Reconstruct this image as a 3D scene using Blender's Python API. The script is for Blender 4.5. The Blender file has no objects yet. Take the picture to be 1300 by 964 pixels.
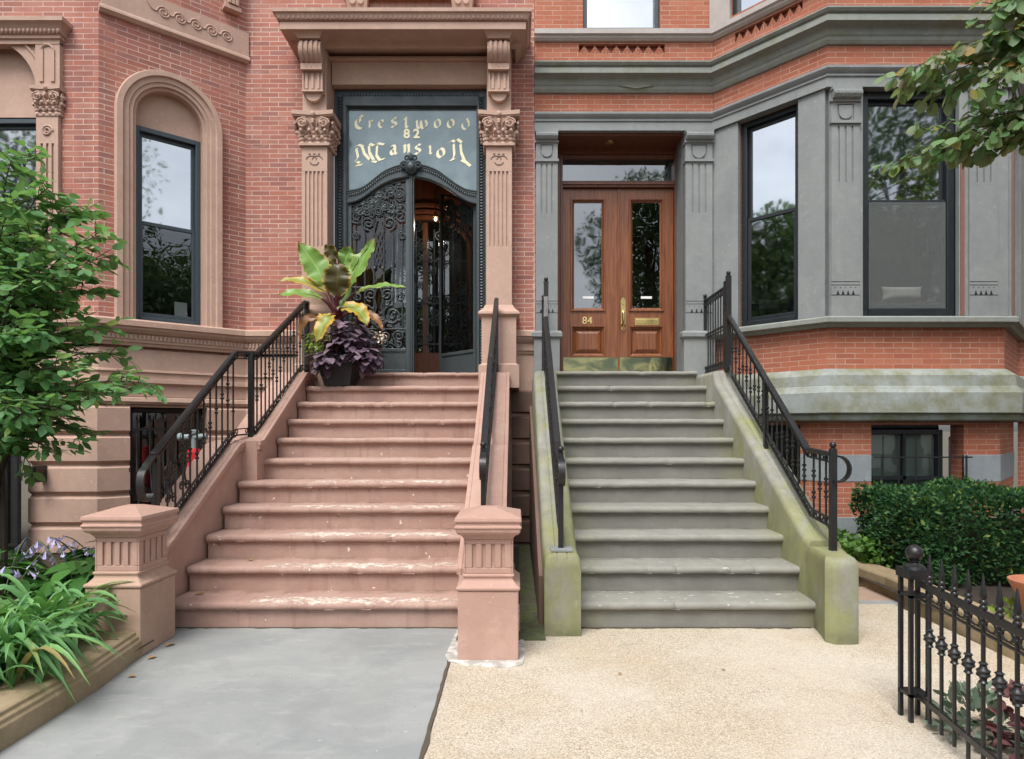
import bpy, math, random
import numpy as np
from mathutils import Vector, Matrix
from mathutils.geometry import tessellate_polygon

random.seed(7)
rng = np.random.default_rng(11)
PI = math.pi
SC = bpy.context.scene
COL = SC.collection

# ------------------------------------------------------------------ camera model
EYE, FOC, CX, CY = 1.4155, 830.0, 655.0, 545.0
def X(px, Y): return (px - CX) * Y / FOC
def Z(py, Y): return EYE - (py - CY) * Y / FOC

cam_d = bpy.data.cameras.new('camera')
cam = bpy.data.objects.new('camera', cam_d)
COL.objects.link(cam)
cam.location = (0, 0, EYE)
cam.rotation_euler = (PI / 2, 0, 0)
cam_d.sensor_width = 36
cam_d.lens = 36 * FOC / 1300
cam_d.shift_x = -5 / 1300
cam_d.shift_y = 63 / 1300
cam_d.clip_start = 0.05
cam_d.clip_end = 800
SC.camera = cam

# ------------------------------------------------------------------ materials
def new_mat(name):
    m = bpy.data.materials.new(name)
    m.use_nodes = True
    nt = m.node_tree
    nt.nodes.clear()
    out = nt.nodes.new('ShaderNodeOutputMaterial')
    return m, nt, out

class NT:
    def __init__(s, name):
        s.m, s.nt, s.out = new_mat(name)
    def n(s, t, **kw):
        nd = s.nt.nodes.new('ShaderNode' + t)
        for k, v in kw.items():
            setattr(nd, k, v)
        return nd
    def l(s, a, b): s.nt.links.new(a, b)
    def inp(s, sock, v):
        if hasattr(v, 'is_output') or isinstance(v, bpy.types.NodeSocket):
            s.l(v, sock)
        else:
            sock.default_value = v
    def coord(s, kind='Object'):
        return s.n('TexCoord').outputs[kind]
    def pos(s):
        return s.n('NewGeometry').outputs['Position']
    def noise(s, vec, scale=5, detail=4, rough=0.55, dist=0.0):
        nd = s.n('TexNoise')
        if vec is not None: s.l(vec, nd.inputs['Vector'])
        nd.inputs['Scale'].default_value = scale
        nd.inputs['Detail'].default_value = detail
        nd.inputs['Roughness'].default_value = rough
        nd.inputs['Distortion'].default_value = dist
        return nd.outputs['Fac']
    def ramp(s, fac, stops, interp='LINEAR'):
        nd = s.n('ValToRGB')
        cr = nd.color_ramp
        cr.interpolation = interp
        while len(cr.elements) < len(stops): cr.elements.new(0.5)
        for e, (p, c) in zip(cr.elements, stops):
            e.position = p
            e.color = (c, c, c, 1) if isinstance(c, (int, float)) else (*c, 1)
        s.l(fac, nd.inputs['Fac'])
        return nd.outputs['Color']
    def mix(s, fac, a, b, mode='MIX'):
        nd = s.n('MixRGB', blend_type=mode)
        s.inp(nd.inputs['Fac'], fac)
        for k, v in (('Color1', a), ('Color2', b)):
            if isinstance(v, tuple): v = (*v, 1) if len(v) == 3 else v
            s.inp(nd.inputs[k], v)
        return nd.outputs['Color']
    def math(s, op, a, b=0.0, clamp=False):
        nd = s.n('Math', operation=op, use_clamp=clamp)
        s.inp(nd.inputs[0], a); s.inp(nd.inputs[1], b)
        return nd.outputs[0]
    def mrange(s, v, a, b, c=0.0, d=1.0):
        nd = s.n('MapRange', interpolation_type='SMOOTHSTEP')
        s.inp(nd.inputs['Value'], v)
        nd.inputs['From Min'].default_value = a; nd.inputs['From Max'].default_value = b
        nd.inputs['To Min'].default_value = c; nd.inputs['To Max'].default_value = d
        return nd.outputs['Result']
    def xyz(s, vec):
        nd = s.n('SeparateXYZ'); s.l(vec, nd.inputs[0]); return nd.outputs
    def scale(s, vec, sc):
        nd = s.n('Mapping'); s.l(vec, nd.inputs['Vector']); nd.inputs['Scale'].default_value = sc
        return nd.outputs['Vector']
    def bump(s, h, strength=0.3, dist=0.01):
        nd = s.n('Bump')
        nd.inputs['Strength'].default_value = strength
        nd.inputs['Distance'].default_value = dist
        s.l(h, nd.inputs['Height'])
        return nd.outputs['Normal']
    def bsdf(s, color, rough=0.7, normal=None, metal=0.0, spec=0.5, **kw):
        b = s.n('BsdfPrincipled')
        if isinstance(color, tuple): color = (*color, 1)
        s.inp(b.inputs['Base Color'], color)
        s.inp(b.inputs['Roughness'], rough)
        s.inp(b.inputs['Metallic'], metal)
        b.inputs['Specular IOR Level'].default_value = spec
        if normal is not None: s.l(normal, b.inputs['Normal'])
        s.l(b.outputs[0], s.out.inputs['Surface'])
        return b

MAT = {}
def mul(c, k): return tuple(min(1, v * k) for v in c)

def brick_mat(name, cols, mortar, bw, rh, ms, weather=0.25, seed=0.0):
    t = NT(name)
    uv = t.n('Mapping'); t.l(t.coord('UV'), uv.inputs['Vector']); uv.inputs['Location'].default_value = (seed, 0.013, 0)
    wob = t.n('TexNoise'); t.l(uv.outputs[0], wob.inputs['Vector']); wob.inputs['Scale'].default_value = 9
    vadd = t.n('VectorMath', operation='MULTIPLY_ADD')
    t.l(wob.outputs['Color'], vadd.inputs[0]); vadd.inputs[1].default_value = (0.006, 0.005, 0); t.l(uv.outputs[0], vadd.inputs[2])
    b = t.n('TexBrick'); t.l(vadd.outputs[0], b.inputs['Vector'])
    b.offset = 0.5
    for k, v in (('Color1', (0, 0, 0, 1)), ('Color2', (1, 1, 1, 1)), ('Mortar', (0.5, 0.5, 0.5, 1)), ('Scale', 1.0), ('Mortar Size', ms), ('Mortar Smooth', 0.25), ('Bias', 0.0), ('Brick Width', bw), ('Row Height', rh)):
        b.inputs[k].default_value = v
    n = len(cols)
    c = t.ramp(b.outputs['Color'], [(i / (n - 1), cc) for i, cc in enumerate(cols)])
    fine = t.noise(t.scale(uv.outputs[0], (14, 60, 1)), 1.0, 5, 0.7)
    c = t.mix(t.math('MULTIPLY', fine, 0.42), c, mul(cols[0], 0.55))
    big = t.noise(uv.outputs[0], 1.3, 5, 0.6)
    c = t.mix(t.mrange(big, 0.42, 0.75, 0, weather), c, mul(mortar, 0.8))
    soot = t.noise(uv.outputs[0], 0.9, 7, 0.7)
    c = t.mix(t.mrange(soot, 0.36, 0.52, 0.30, 0), c, mul(cols[0], 0.5))
    odd = t.noise(t.scale(uv.outputs[0], (1, 3, 1)), 3.3, 4, 0.6)
    c = t.mix(t.mrange(odd, 0.6, 0.75, 0, 0.30), c, mul(mortar, 1.0))
    stn = t.noise(t.scale(uv.outputs[0], (3.2, 0.35, 1)), 1.0, 6, 0.65)
    c = t.mix(t.mrange(stn, 0.5, 0.75, 0, 0.3), c, mul(cols[0], 0.6))
    mort = t.mix(t.noise(uv.outputs[0], 6, 3), mul(mortar, 0.72), mul(mortar, 1.2))
    # some joints are weathered nearly to the colour of the brick
    jf = t.math('MULTIPLY', b.outputs['Fac'], t.mrange(t.noise(uv.outputs[0], 2.6, 4), 0.3, 0.62, 0.35, 0.95))
    c = t.mix(jf, c, mort)
    h = t.math('SUBTRACT', t.math('MULTIPLY', fine, 0.35), b.outputs['Fac'])
    t.bsdf(c, 0.85, t.bump(h, 0.45, 0.006), spec=0.3)
    MAT[name] = t.m

def stone_mat(name, base, alt, rough=0.75, moss=None, moss_amt=0.0, grain=60, streak=0.25, bump=0.25, paint=False, world_moss=False):
    t = NT(name)
    co = t.coord('Object')
    big = t.noise(co, 1.7, 6, 0.65)
    c = t.mix(t.mrange(big, 0.35, 0.68), base, alt)
    g = t.noise(co, grain, 3, 0.6)
    c = t.mix(t.math('MULTIPLY', g, 0.22), c, mul(base, 0.6))
    st = t.noise(t.scale(co, (7, 7, 0.7)), 1.6, 5, 0.6)
    c = t.mix(t.mrange(st, 0.5, 0.78, 0, streak), c, mul(base, 0.62))
    md = t.noise(co, 4.6, 8, 0.72)
    c = t.mix(t.mrange(md, 0.40, 0.62, 0.22, 0), c, mul(base, 0.68))
    c = t.mix(t.mrange(t.noise(co, 8.5, 6, 0.75), 0.56, 0.70, 0, 0.30), c, mul(alt, 1.22))
    sp = t.noise(co, 24, 2, 0.5)
    c = t.mix(t.mrange(sp, 0.66, 0.74, 0, 0.35), c, mul(alt, 1.35))
    if moss:
        mn = t.noise(co, 3.1, 7, 0.7)
        c = t.mix(t.mrange(mn, 0.62 - moss_amt * 0.35, 0.85 - moss_amt * 0.25, 0, 0.8), c, moss)
    h = t.math('ADD', t.math('MULTIPLY', g, 0.4), t.math('MULTIPLY', t.noise(co, 11, 5, 0.65), 1.0))
    t.bsdf(c, rough, t.bump(h, bump, 0.012), spec=0.35)
    MAT[name] = t.m

brick_mat('brick_red_left', [(.30, .135, .115), (.43, .165, .122), (.47, .19, .135), (.43, .17, .135), (.49, .23, .17), (.34, .155, .138)], (.60, .46, .39), 0.215, 0.0572, 0.005, 0.12)
brick_mat('brick_red_right', [(.375, .125, .075), (.43, .148, .086), (.445, .158, .094), (.405, .138, .08), (.475, .185, .115)], (.50, .36, .28), 0.205, 0.0575, 0.0042, 0.10, 0.37)
BS = (.49, .33, .26)
stone_mat('brownstone', BS, (.53, .37, .295), 0.8, streak=0.18)
stone_mat('brownstone_dark', (.17, .105, .085), (.22, .14, .115), 0.85, moss=(.10, .10, .05), moss_amt=0.4)
stone_mat('brownstone_mossy', (.44, .29, .22), (.47, .33, .25), 0.85, moss=(.20, .19, .07), moss_amt=0.2, streak=0.35)
stone_mat('stoop_brown', (.45, .28, .225), (.49, .325, .265), 0.72, streak=0.15)
stone_mat('grey_trim', (.225, .245, .245), (.27, .285, .285), 0.7, streak=0.22)
stone_mat('grey_trim_mossy', (.245, .265, .25), (.28, .30, .265), 0.75, moss=(.19, .20, .115), moss_amt=0.42, streak=0.4)
stone_mat('grey_water_table', (.30, .335, .335), (.36, .39, .375), 0.75, moss=(.17, .165, .07), moss_amt=0.75, streak=0.4)
stone_mat('bluestone_band', (.24, .27, .29), (.29, .32, .33), 0.75, streak=0.3)
stone_mat('pale_stone', (.42, .38, .36), (.47, .44, .42), 0.75)
stone_mat('curb_stone', (.33, .25, .15), (.40, .31, .21), 0.9, moss=(.16, .16, .06), moss_amt=0.5, streak=0.4, bump=0.5)

def step_brown():
    t = NT('step_brown')
    co = t.coord('Object'); p = t.xyz(co); wp = t.xyz(t.pos())
    big = t.noise(t.pos(), 2.1, 6, 0.65)
    c = t.mix(t.mrange(big, 0.35, 0.68), (.365, .235, .192), (.425, .295, .243))
    c = t.mix(t.math('MULTIPLY', t.noise(co, 70, 3), 0.2), c, (.25, .12, .09))
    # vertical drip stains and, right under the nosing, contact shade painted as dark drips
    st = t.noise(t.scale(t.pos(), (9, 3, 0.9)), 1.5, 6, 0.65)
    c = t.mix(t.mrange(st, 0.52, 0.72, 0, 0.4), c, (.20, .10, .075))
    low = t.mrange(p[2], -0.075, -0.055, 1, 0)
    drip = t.noise(t.scale(t.pos(), (16, 1, 3)), 1.4, 5, 0.7)  # drip pattern for the painted contact shade
    drip_shade = t.math('MULTIPLY', t.mrange(drip, 0.60, 0.68), t.math('MULTIPLY', t.mrange(p[2], -0.12, -0.06), low))
    c = t.mix(t.math('MULTIPLY', drip_shade, 0.7), c, (.05, .045, .03))
    dirt_shade = t.math('MULTIPLY', t.mrange(p[1], 0.22, 0.30), t.mrange(t.noise(t.scale(t.pos(), (1, 1, 3.3)), 6, 6, 0.7), 0.38, 0.62))  # patchy dark band at the tread's back: dirt plus painted contact shade
    c = t.mix(t.math('MULTIPLY', dirt_shade, 0.6), c, (.16, .11, .085))
    # worn paint: pale patches where feet land
    wn = t.noise(t.scale(t.pos(), (1, 2.0, 5.3)), 13, 9, 0.78)
    wb = t.noise(t.scale(t.pos(), (1, 1, 7.7)), 2.3, 3, 0.6)
    band = t.math('MULTIPLY', t.mrange(p[1], 0.0, 0.03, 0.55, 1), t.mrange(p[1], 0.10, 0.24, 1, 0.0))
    side = t.mrange(t.math('ABSOLUTE', t.math('SUBTRACT', p[0], 0.22)), 0.55, 1.0, 1, 0.1)
    lowz = t.mrange(wp[2], 0.9, 1.5, 1.0, 0.12)
    top = t.mrange(p[2], -0.04, -0.012, 0.12, 1)
    amt = t.math('MULTIPLY', t.math('MULTIPLY', band, side), t.math('MULTIPLY', lowz, top))
    thr = t.math('SUBTRACT', t.math('ADD', wn, t.math('MULTIPLY', wb, 0.35)), t.math('SUBTRACT', 0.93, t.math('MULTIPLY', amt, 0.30)))
    wm = t.mrange(thr, -0.02, 0.05)
    c = t.mix(t.math('MULTIPLY', wm, 0.85), c, t.mix(t.mrange(t.noise(t.pos(), 28, 5), .35, .65), (.44, .33, .27), (.70, .64, .56)))
    chips = t.mrange(t.noise(t.pos(), 21, 3, 0.5), 0.70, 0.72)
    c = t.mix(t.math('MULTIPLY', chips, lowz), c, (.70, .62, .54))
    gone = t.mrange(t.noise(t.pos(), 5.5, 5, 0.7), 0.70, 0.74)
    c = t.mix(t.math('MULTIPLY', t.math('MULTIPLY', gone, lowz), 0.75), c, (.20, .15, .12))
    h = t.math('ADD', t.math('MULTIPLY', t.noise(co, 50, 3), 0.3), t.math('ADD', t.noise(co, 10, 4), t.math('MULTIPLY', wm, -0.35)))
    t.bsdf(c, 0.7, t.bump(h, 0.5, 0.014), spec=0.35)
    MAT['step_brown'] = t.m
step_brown()

def step_grey():
    t = NT('step_grey')
    co = t.coord('Object'); p = t.xyz(co)
    big = t.noise(t.pos(), 2.4, 6, 0.65)
    c = t.mix(t.mrange(big, 0.35, 0.68), (.17, .168, .148), (.215, .213, .188))
    st = t.noise(t.scale(t.pos(), (16, 4, 0.6)), 1.5, 6, 0.65)
    c = t.mix(t.mrange(st, 0.5, 0.74, 0, 0.3), c, (.14, .135, .115))
    # treads take a paler tone than the risers
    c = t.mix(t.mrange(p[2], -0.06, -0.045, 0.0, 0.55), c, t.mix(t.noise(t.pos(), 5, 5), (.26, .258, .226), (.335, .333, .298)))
    ends = t.mrange(t.math('ABSOLUTE', p[0]), 0.55, 0.85)
    mn = t.noise(t.pos(), 3.5, 5, 0.65)
    c = t.mix(t.math('MULTIPLY', t.math('MULTIPLY', ends, t.mrange(mn, 0.4, 0.65)), 0.5), c, (.21, .215, .09))
    dirt_shade = t.math('MULTIPLY', t.mrange(p[1], 0.22, 0.30), t.mrange(t.noise(t.scale(t.pos(), (1, 1, 3.3)), 6, 6, 0.7), 0.38, 0.62))  # tread darkened in colour towards the riser, for dirt and contact shading
    c = t.mix(t.math('MULTIPLY', dirt_shade, 0.55), c, (.11, .105, .085))
    pt = t.noise(t.scale(t.pos(), (1, 1, 4.1)), 4.5, 8, 0.72)
    c = t.mix(t.mrange(pt, 0.40, 0.6, 0.3, 0), c, (.15, .148, .13))
    ch = t.mrange(t.noise(t.scale(t.pos(), (1, 2.5, 1)), 11, 4, 0.5), 0.67, 0.69)
    wz = t.xyz(t.pos())
    c = t.mix(t.math('MULTIPLY', t.math('MULTIPLY', ch, t.mrange(wz[2], 0.25, 0.6, 0.9, 0.0)), t.mrange(p[2], -0.03, -0.01)), c, (.6, .58, .54))
    h = t.math('ADD', t.math('MULTIPLY', t.noise(co, 60, 3), 0.3), t.noise(co, 9, 5))
    t.bsdf(c, 0.72, t.bump(h, 0.25, 0.01), spec=0.35)
    MAT['step_grey'] = t.m
step_grey()

def cheek_grey():
    t = NT('cheek_grey')
    po = t.pos(); w = t.xyz(po)
    big = t.noise(po, 2.2, 6, 0.65)
    c = t.mix(t.mrange(big, 0.35, 0.68), (.255, .255, .22), (.31, .31, .27))
    st = t.noise(t.scale(po, (8, 8, 0.6)), 1.6, 6, 0.65)
    c = t.mix(t.mrange(st, 0.5, 0.76, 0, 0.3), c, (.17, .17, .13))
    mn = t.noise(t.scale(po, (1.4, 1.0, 0.7)), 2.0, 6, 0.65)
    lo = t.mrange(w[2], 0.4, 1.7, 0.20, 0.0)
    m = t.mrange(t.math('ADD', mn, lo), 0.50, 0.72, 0, 0.85)
    c = t.mix(m, c, t.mix(t.noise(po, 7, 4), (.20, .215, .075), (.28, .285, .115)))
    pt = t.noise(t.scale(po, (1, 1, .7)), 5.0, 8, 0.72)
    c = t.mix(t.mrange(pt, 0.38, 0.6, 0.4, 0), c, (.15, .15, .12))
    c = t.mix(t.mrange(t.noise(po, 9, 7, .75), 0.56, 0.7, 0, 0.35), c, (.36, .36, .32))
    dk = t.math('MULTIPLY', t.mrange(w[2], 0.0, 0.12, 1, 0), t.mrange(t.noise(po, 6, 4), 0.35, 0.6))
    c = t.mix(t.math('MULTIPLY', dk, 0.6), c, (.09, .10, .05))
    h = t.math('ADD', t.math('MULTIPLY', t.noise(po, 60, 3), 0.3), t.noise(po, 8, 5))
    t.bsdf(c, 0.75, t.bump(h, 0.22, 0.012), spec=0.3)
    MAT['cheek_grey'] = t.m
cheek_grey()

def simple(name, col, rough=0.5, metal=0.0, spec=0.5, var=0.15, nscale=20, bump=0.0):
    t = NT(name)
    co = t.coord('Object')
    n = t.noise(co, nscale, 4)
    c = t.mix(t.math('MULTIPLY', n, var * 2), col, mul(col, 0.55))
    nm = t.bump(t.noise(co, nscale * 2, 4), bump, 0.005) if bump else None
    r = t.mrange(t.noise(co, nscale * 0.7, 3), 0.3, 0.7, max(0.02, rough - 0.08), min(1, rough + 0.08))
    t.bsdf(c, r, nm, metal, spec)
    MAT[name] = t.m
simple('black_iron', (.012, .0125, .014), 0.38, 0, 0.5, bump=0.15, nscale=40)
simple('bronze_gate', (.075, .093, .10), 0.42, 0.15, 0.5, 0.35, 14, 0.15)
simple('bronze_frame', (.052, .070, .078), 0.42, 0.15, 0.5, 0.3, 14, 0.1)
simple('window_frame_black', (.013, .017, .021), 0.4)
simple('window_frame_slate', (.045, .065, .078), 0.4)
simple('gold_leaf', (1.0, .95, .66), 0.5, 0.0, var=0.05)
simple('brass', (.75, .56, .24), 0.22, 1.0, var=0.2, nscale=6)
simple('brass_plate', (.30, .29, .15), 0.09, 1.0, var=0.6, nscale=4, bump=0.25)
simple('dark_room', (.05, .05, .05), 0.9)
simple('room_brown', (.09, .055, .035), 0.8)
def glow():
    t = NT('lamp_glow'); e = t.n('Emission'); e.inputs[0].default_value = (1, .82, .55, 1); e.inputs[1].default_value = 2.5; t.l(e.outputs[0], t.out.inputs[0]); MAT['lamp_glow'] = t.m
glow()
simple('added_pale_backing', (.42, .50, .46), 0.9, var=.1)
simple('white_card', (.8, .8, .78), 0.6, var=0.03)
simple('steel_panel', (.35, .35, .34), 0.35, 0.8)
simple('black_pot', (.016, .016, .018), 0.5)
simple('red_paint', (.55, .015, .02), 0.35)
simple('pale_pipe', (.24, .30, .31), 0.5)
simple('terracotta', (.45, .17, .09), 0.8, var=0.25, nscale=8)
simple('bark', (.07, .052, .038), 0.9, var=0.4, nscale=30, bump=0.5)
simple('soil', (.045, .032, .022), 0.95, var=0.5, nscale=30, bump=0.8)
simple('petiole_red', (.11, .022, .025), 0.45, var=0.3)
simple('copper_strip', (.22, .10, .07), 0.6)
simple('linen', (.72, .71, .67), 0.9, bump=0.3, nscale=60)
simple('lilac_petals', (.50, .44, .72), 0.6, var=0.1)
simple('white_petals', (.7, .6, .45), 0.6, var=0.15)
simple('dry_leaf', (.42, .25, .10), 0.7, var=0.5, nscale=9)
simple('green_stem', (.10, .17, .05), 0.6)

def plate():
    t = NT('brass_plate'); co = t.coord('Object')
    n = t.noise(t.scale(co, (1, 1, 1.6)), 3.5, 3, 0.5, 1.0)
    c = t.mix(t.mrange(n, .30, .72), (.09, .11, .075), (.27, .25, .12))  # dark green mottling in the brass colour stands in for mirrored reflections
    t.bsdf(c, t.mrange(n, .4, .6, .16, .08), t.bump(n, .25, .01), 1.0, .5); MAT['brass_plate'] = t.m
plate()
def screen_mat():
    t = NT('insect_screen')
    co = t.coord('UV')
    tr = t.n('BsdfTransparent'); tr.inputs[0].default_value = (1, 1, 1, 1)
    df = t.n('BsdfDiffuse'); df.inputs[0].default_value = (.21, .225, .225, 1)
    mx = t.n('MixShader')
    wv = t.noise(t.scale(co, (160, 160, 1)), 1.0, 2)
    f = t.mrange(wv, 0.2, 0.8, 0.34, 0.52)
    t.l(f, mx.inputs[0]); t.l(tr.outputs[0], mx.inputs[1]); t.l(df.outputs[0], mx.inputs[2])
    t.l(mx.outputs[0], t.out.inputs[0])
    MAT['insect_screen'] = t.m
screen_mat()

def wood_mat(name, col, dark, rough=0.32):
    t = NT(name)
    co = t.coord('Object')
    g = t.noise(t.scale(co, (22, 22, 1.1)), 2.0, 6, 0.6, 0.6)
    f = t.noise(t.scale(co, (90, 90, 2.5)), 2.0, 3, 0.6)
    c = t.mix(t.mrange(g, 0.3, 0.7), dark, col)
    c = t.mix(t.math('MULTIPLY', f, 0.35), c, mul(dark, 0.7))
    t.bsdf(c, rough, t.bump(f, 0.08, 0.004), spec=0.5)
    MAT[name] = t.m
wood_mat('oak_door', (.29, .108, .042), (.145, .046, .02))
wood_mat('oak_frame', (.20, .07, .033), (.11, .034, .018))
wood_mat('dark_wood', (.24, .11, .065), (.13, .055, .035))

def glass(name, refl, tint=(1, 1, 1), rough=0.0, wav=0.0):
    t = NT(name)
    tr = t.n('BsdfTransparent'); tr.inputs[0].default_value = (*tint, 1)
    gl = t.n('BsdfGlossy'); gl.inputs['Roughness'].default_value = rough
    gl.inputs['Color'].default_value = (.93, .97, 1, 1)
    if wav:
        nm = t.bump(t.noise(t.coord('Object'), 2.2, 2, 0.5), wav, 0.05)
        t.l(nm, gl.inputs['Normal'])
    fr = t.n('Fresnel'); fr.inputs[0].default_value = 1.45
    f = t.math('ADD', t.math('MULTIPLY', fr.outputs[0], 1.0 - refl), refl, True)
    mx = t.n('MixShader')
    t.l(f, mx.inputs[0]); t.l(tr.outputs[0], mx.inputs[1]); t.l(gl.outputs[0], mx.inputs[2])
    t.l(mx.outputs[0], t.out.inputs[0])
    MAT[name] = t.m
glass('glass_door', 0.17, (.30, .30, .26), 0.03, 0.035)
glass('glass_thin', 0.02, (.85, .9, .88), 0.0, 0.0)
glass('glass_strong', 0.62, (.35, .42, .42), 0.03, 0.025)
glass('glass_mid', 0.32, (.30, .36, .34), 0.03, 0.025)
glass('glass_soft', 0.09, (.75, .8, .78), 0.0, 0.05)
def dusty():
    t = NT('glass_transom')
    df = t.n('BsdfDiffuse'); df.inputs[0].default_value = (.20, .285, .30, 1)
    c = t.mix(t.mrange(t.noise(t.coord('Object'), 2.5, 5), .35, .7), (.11, .15, .16), (.19, .245, .255)); t.l(c, df.inputs[0])
    gl = t.n('BsdfGlossy'); gl.inputs['Roughness'].default_value = .12; gl.inputs['Color'].default_value = (.8, .95, 1, 1)
    mx = t.n('MixShader'); mx.inputs[0].default_value = .10
    t.l(df.outputs[0], mx.inputs[1]); t.l(gl.outputs[0], mx.inputs[2]); t.l(mx.outputs[0], t.out.inputs[0])
    MAT['glass_transom'] = t.m
dusty()

def leaf_mat(name, stops, rough=0.5, trans=0.25, under=None, spec=0.4):
    t = NT(name)
    a = t.n('Attribute'); a.attribute_name = 'rnd'
    c = t.ramp(a.outputs['Fac'], stops)
    c = t.mix(t.math('MULTIPLY', t.noise(t.coord('Object'), 40, 3), 0.3), c, mul(stops[0][1], 0.7))
    if under:
        g = t.n('NewGeometry')
        c = t.mix(g.outputs['Backfacing'], c, under)
    b = t.n('BsdfPrincipled'); t.l(c, b.inputs['Base Color'])
    b.inputs['Roughness'].default_value = rough
    b.inputs['Specular IOR Level'].default_value = spec
    tl = t.n('BsdfTranslucent'); t.l(t.mix(1.0, c, (1.15, 1.3, 0.7), 'MULTIPLY'), tl.inputs[0])
    mx = t.n('MixShader'); mx.inputs[0].default_value = trans
    t.l(b.outputs[0], mx.inputs[1]); t.l(tl.outputs[0], mx.inputs[2])
    t.l(mx.outputs[0], t.out.inputs[0])
    MAT[name] = t.m
leaf_mat('shrub_leaf', [(0, (.08, .21, .08)), (.5, (.14, .32, .12)), (.9, (.19, .38, .14)), (1, (.30, .36, .08))], 0.5, 0.42, (.17, .31, .13))
leaf_mat('hazel_leaf', [(0, (.12, .24, .10)), (.5, (.20, .34, .14)), (.78, (.27, .34, .20)), (.90, (.30, .25, .20)), (.96, (.30, .27, .05)), (1, (.36, .16, .04))], 0.5, 0.42, (.24, .30, .17))
leaf_mat('yew_leaf', [(0, (.026, .08, .035)), (.6, (.05, .13, .05)), (.90, (.10, .22, .07)), (1, (.24, .30, .07))], 0.62, 0.25, None, 0.2)
leaf_mat('ivy_leaf', [(0, (.06, .15, .03)), (.6, (.11, .24, .045)), (1, (.20, .34, .07))], 0.5, 0.25)
leaf_mat('hosta_leaf', [(0, (.035, .11, .025)), (.6, (.055, .17, .03)), (1, (.09, .24, .04))], 0.42, 0.2)
leaf_mat('daylily_leaf', [(0, (.10, .24, .09)), (.55, (.15, .34, .12)), (.92, (.22, .42, .14)), (.96, (.40, .36, .14)), (1, (.36, .24, .10))], 0.45, 0.25)
leaf_mat('purple_leaf', [(0, (.075, .045, .07)), (.6, (.145, .095, .14)), (1, (.25, .18, .23))], 0.45, 0.1)
leaf_mat('lime_leaf', [(0, (.13, .24, .03)), (1, (.30, .42, .05))], 0.5, 0.25)
leaf_mat('heuchera_leaf', [(0, (.06, .02, .025)), (.5, (.12, .04, .05)), (1, (.22, .10, .10))], 0.5, 0.15)
leaf_mat('silver_leaf', [(0, (.11, .17, .12)), (1, (.22, .28, .21))], 0.6, 0.15)
leaf_mat('far_leaf', [(0, (.07, .14, .06)), (1, (.16, .25, .10))], 0.6, 0.25)

def banana_mat(name, green, edge, back, edge_w):
    t = NT(name)
    uv = t.xyz(t.coord('UV'))
    e = t.math('ABSOLUTE', uv[0])
    n = t.noise(t.scale(t.coord('UV'), (3, 9, 1)), 1.6, 5, 0.7)
    em = t.mrange(t.math('ADD', t.math('MULTIPLY', e, 1.0), t.math('MULTIPLY', n, 0.5)), 1.22 - edge_w, 1.42 - edge_w)
    rib = t.noise(t.scale(t.coord('UV'), (0.6, 46, 1)), 1.0, 2)
    c = t.mix(t.math('MULTIPLY', rib, 0.45), green, mul(green, 0.55))
    c = t.mix(em, c, edge)
    tip = t.mrange(t.math('ADD', t.math('ADD', uv[1], t.math('MULTIPLY', n, 0.2)), t.math('MULTIPLY', e, 0.12)), 1.02, 1.16)
    c = t.mix(tip, c, (.20, .075, .03))
    c = t.mix(t.mrange(e, 0.02, 0.07, 0.7, 0), c, mul(green, 1.6))
    b = t.n('BsdfPrincipled'); t.l(c, b.inputs['Base Color']); b.inputs['Roughness'].default_value = 0.38
    t.l(t.bump(rib, 0.3, 0.006), b.inputs['Normal'])
    tl = t.n('BsdfTranslucent'); t.l(c, tl.inputs[0])
    mx = t.n('MixShader'); mx.inputs[0].default_value = 0.3
    t.l(b.outputs[0], mx.inputs[1]); t.l(tl.outputs[0], mx.inputs[2]); t.l(mx.outputs[0], t.out.inputs[0])
    MAT[name] = t.m
banana_mat('banana_green', (.20, .38, .07), (.55, .48, .10), 0, 0.12)
banana_mat('banana_yellow', (.30, .36, .06), (.58, .36, .05), 0, 0.5)
banana_mat('banana_bronze', (.085, .075, .02), (.40, .26, .04), 0, 0.22)
banana_mat('banana_brown', (.30, .14, .04), (.20, .08, .03), 0, 0.3)

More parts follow.
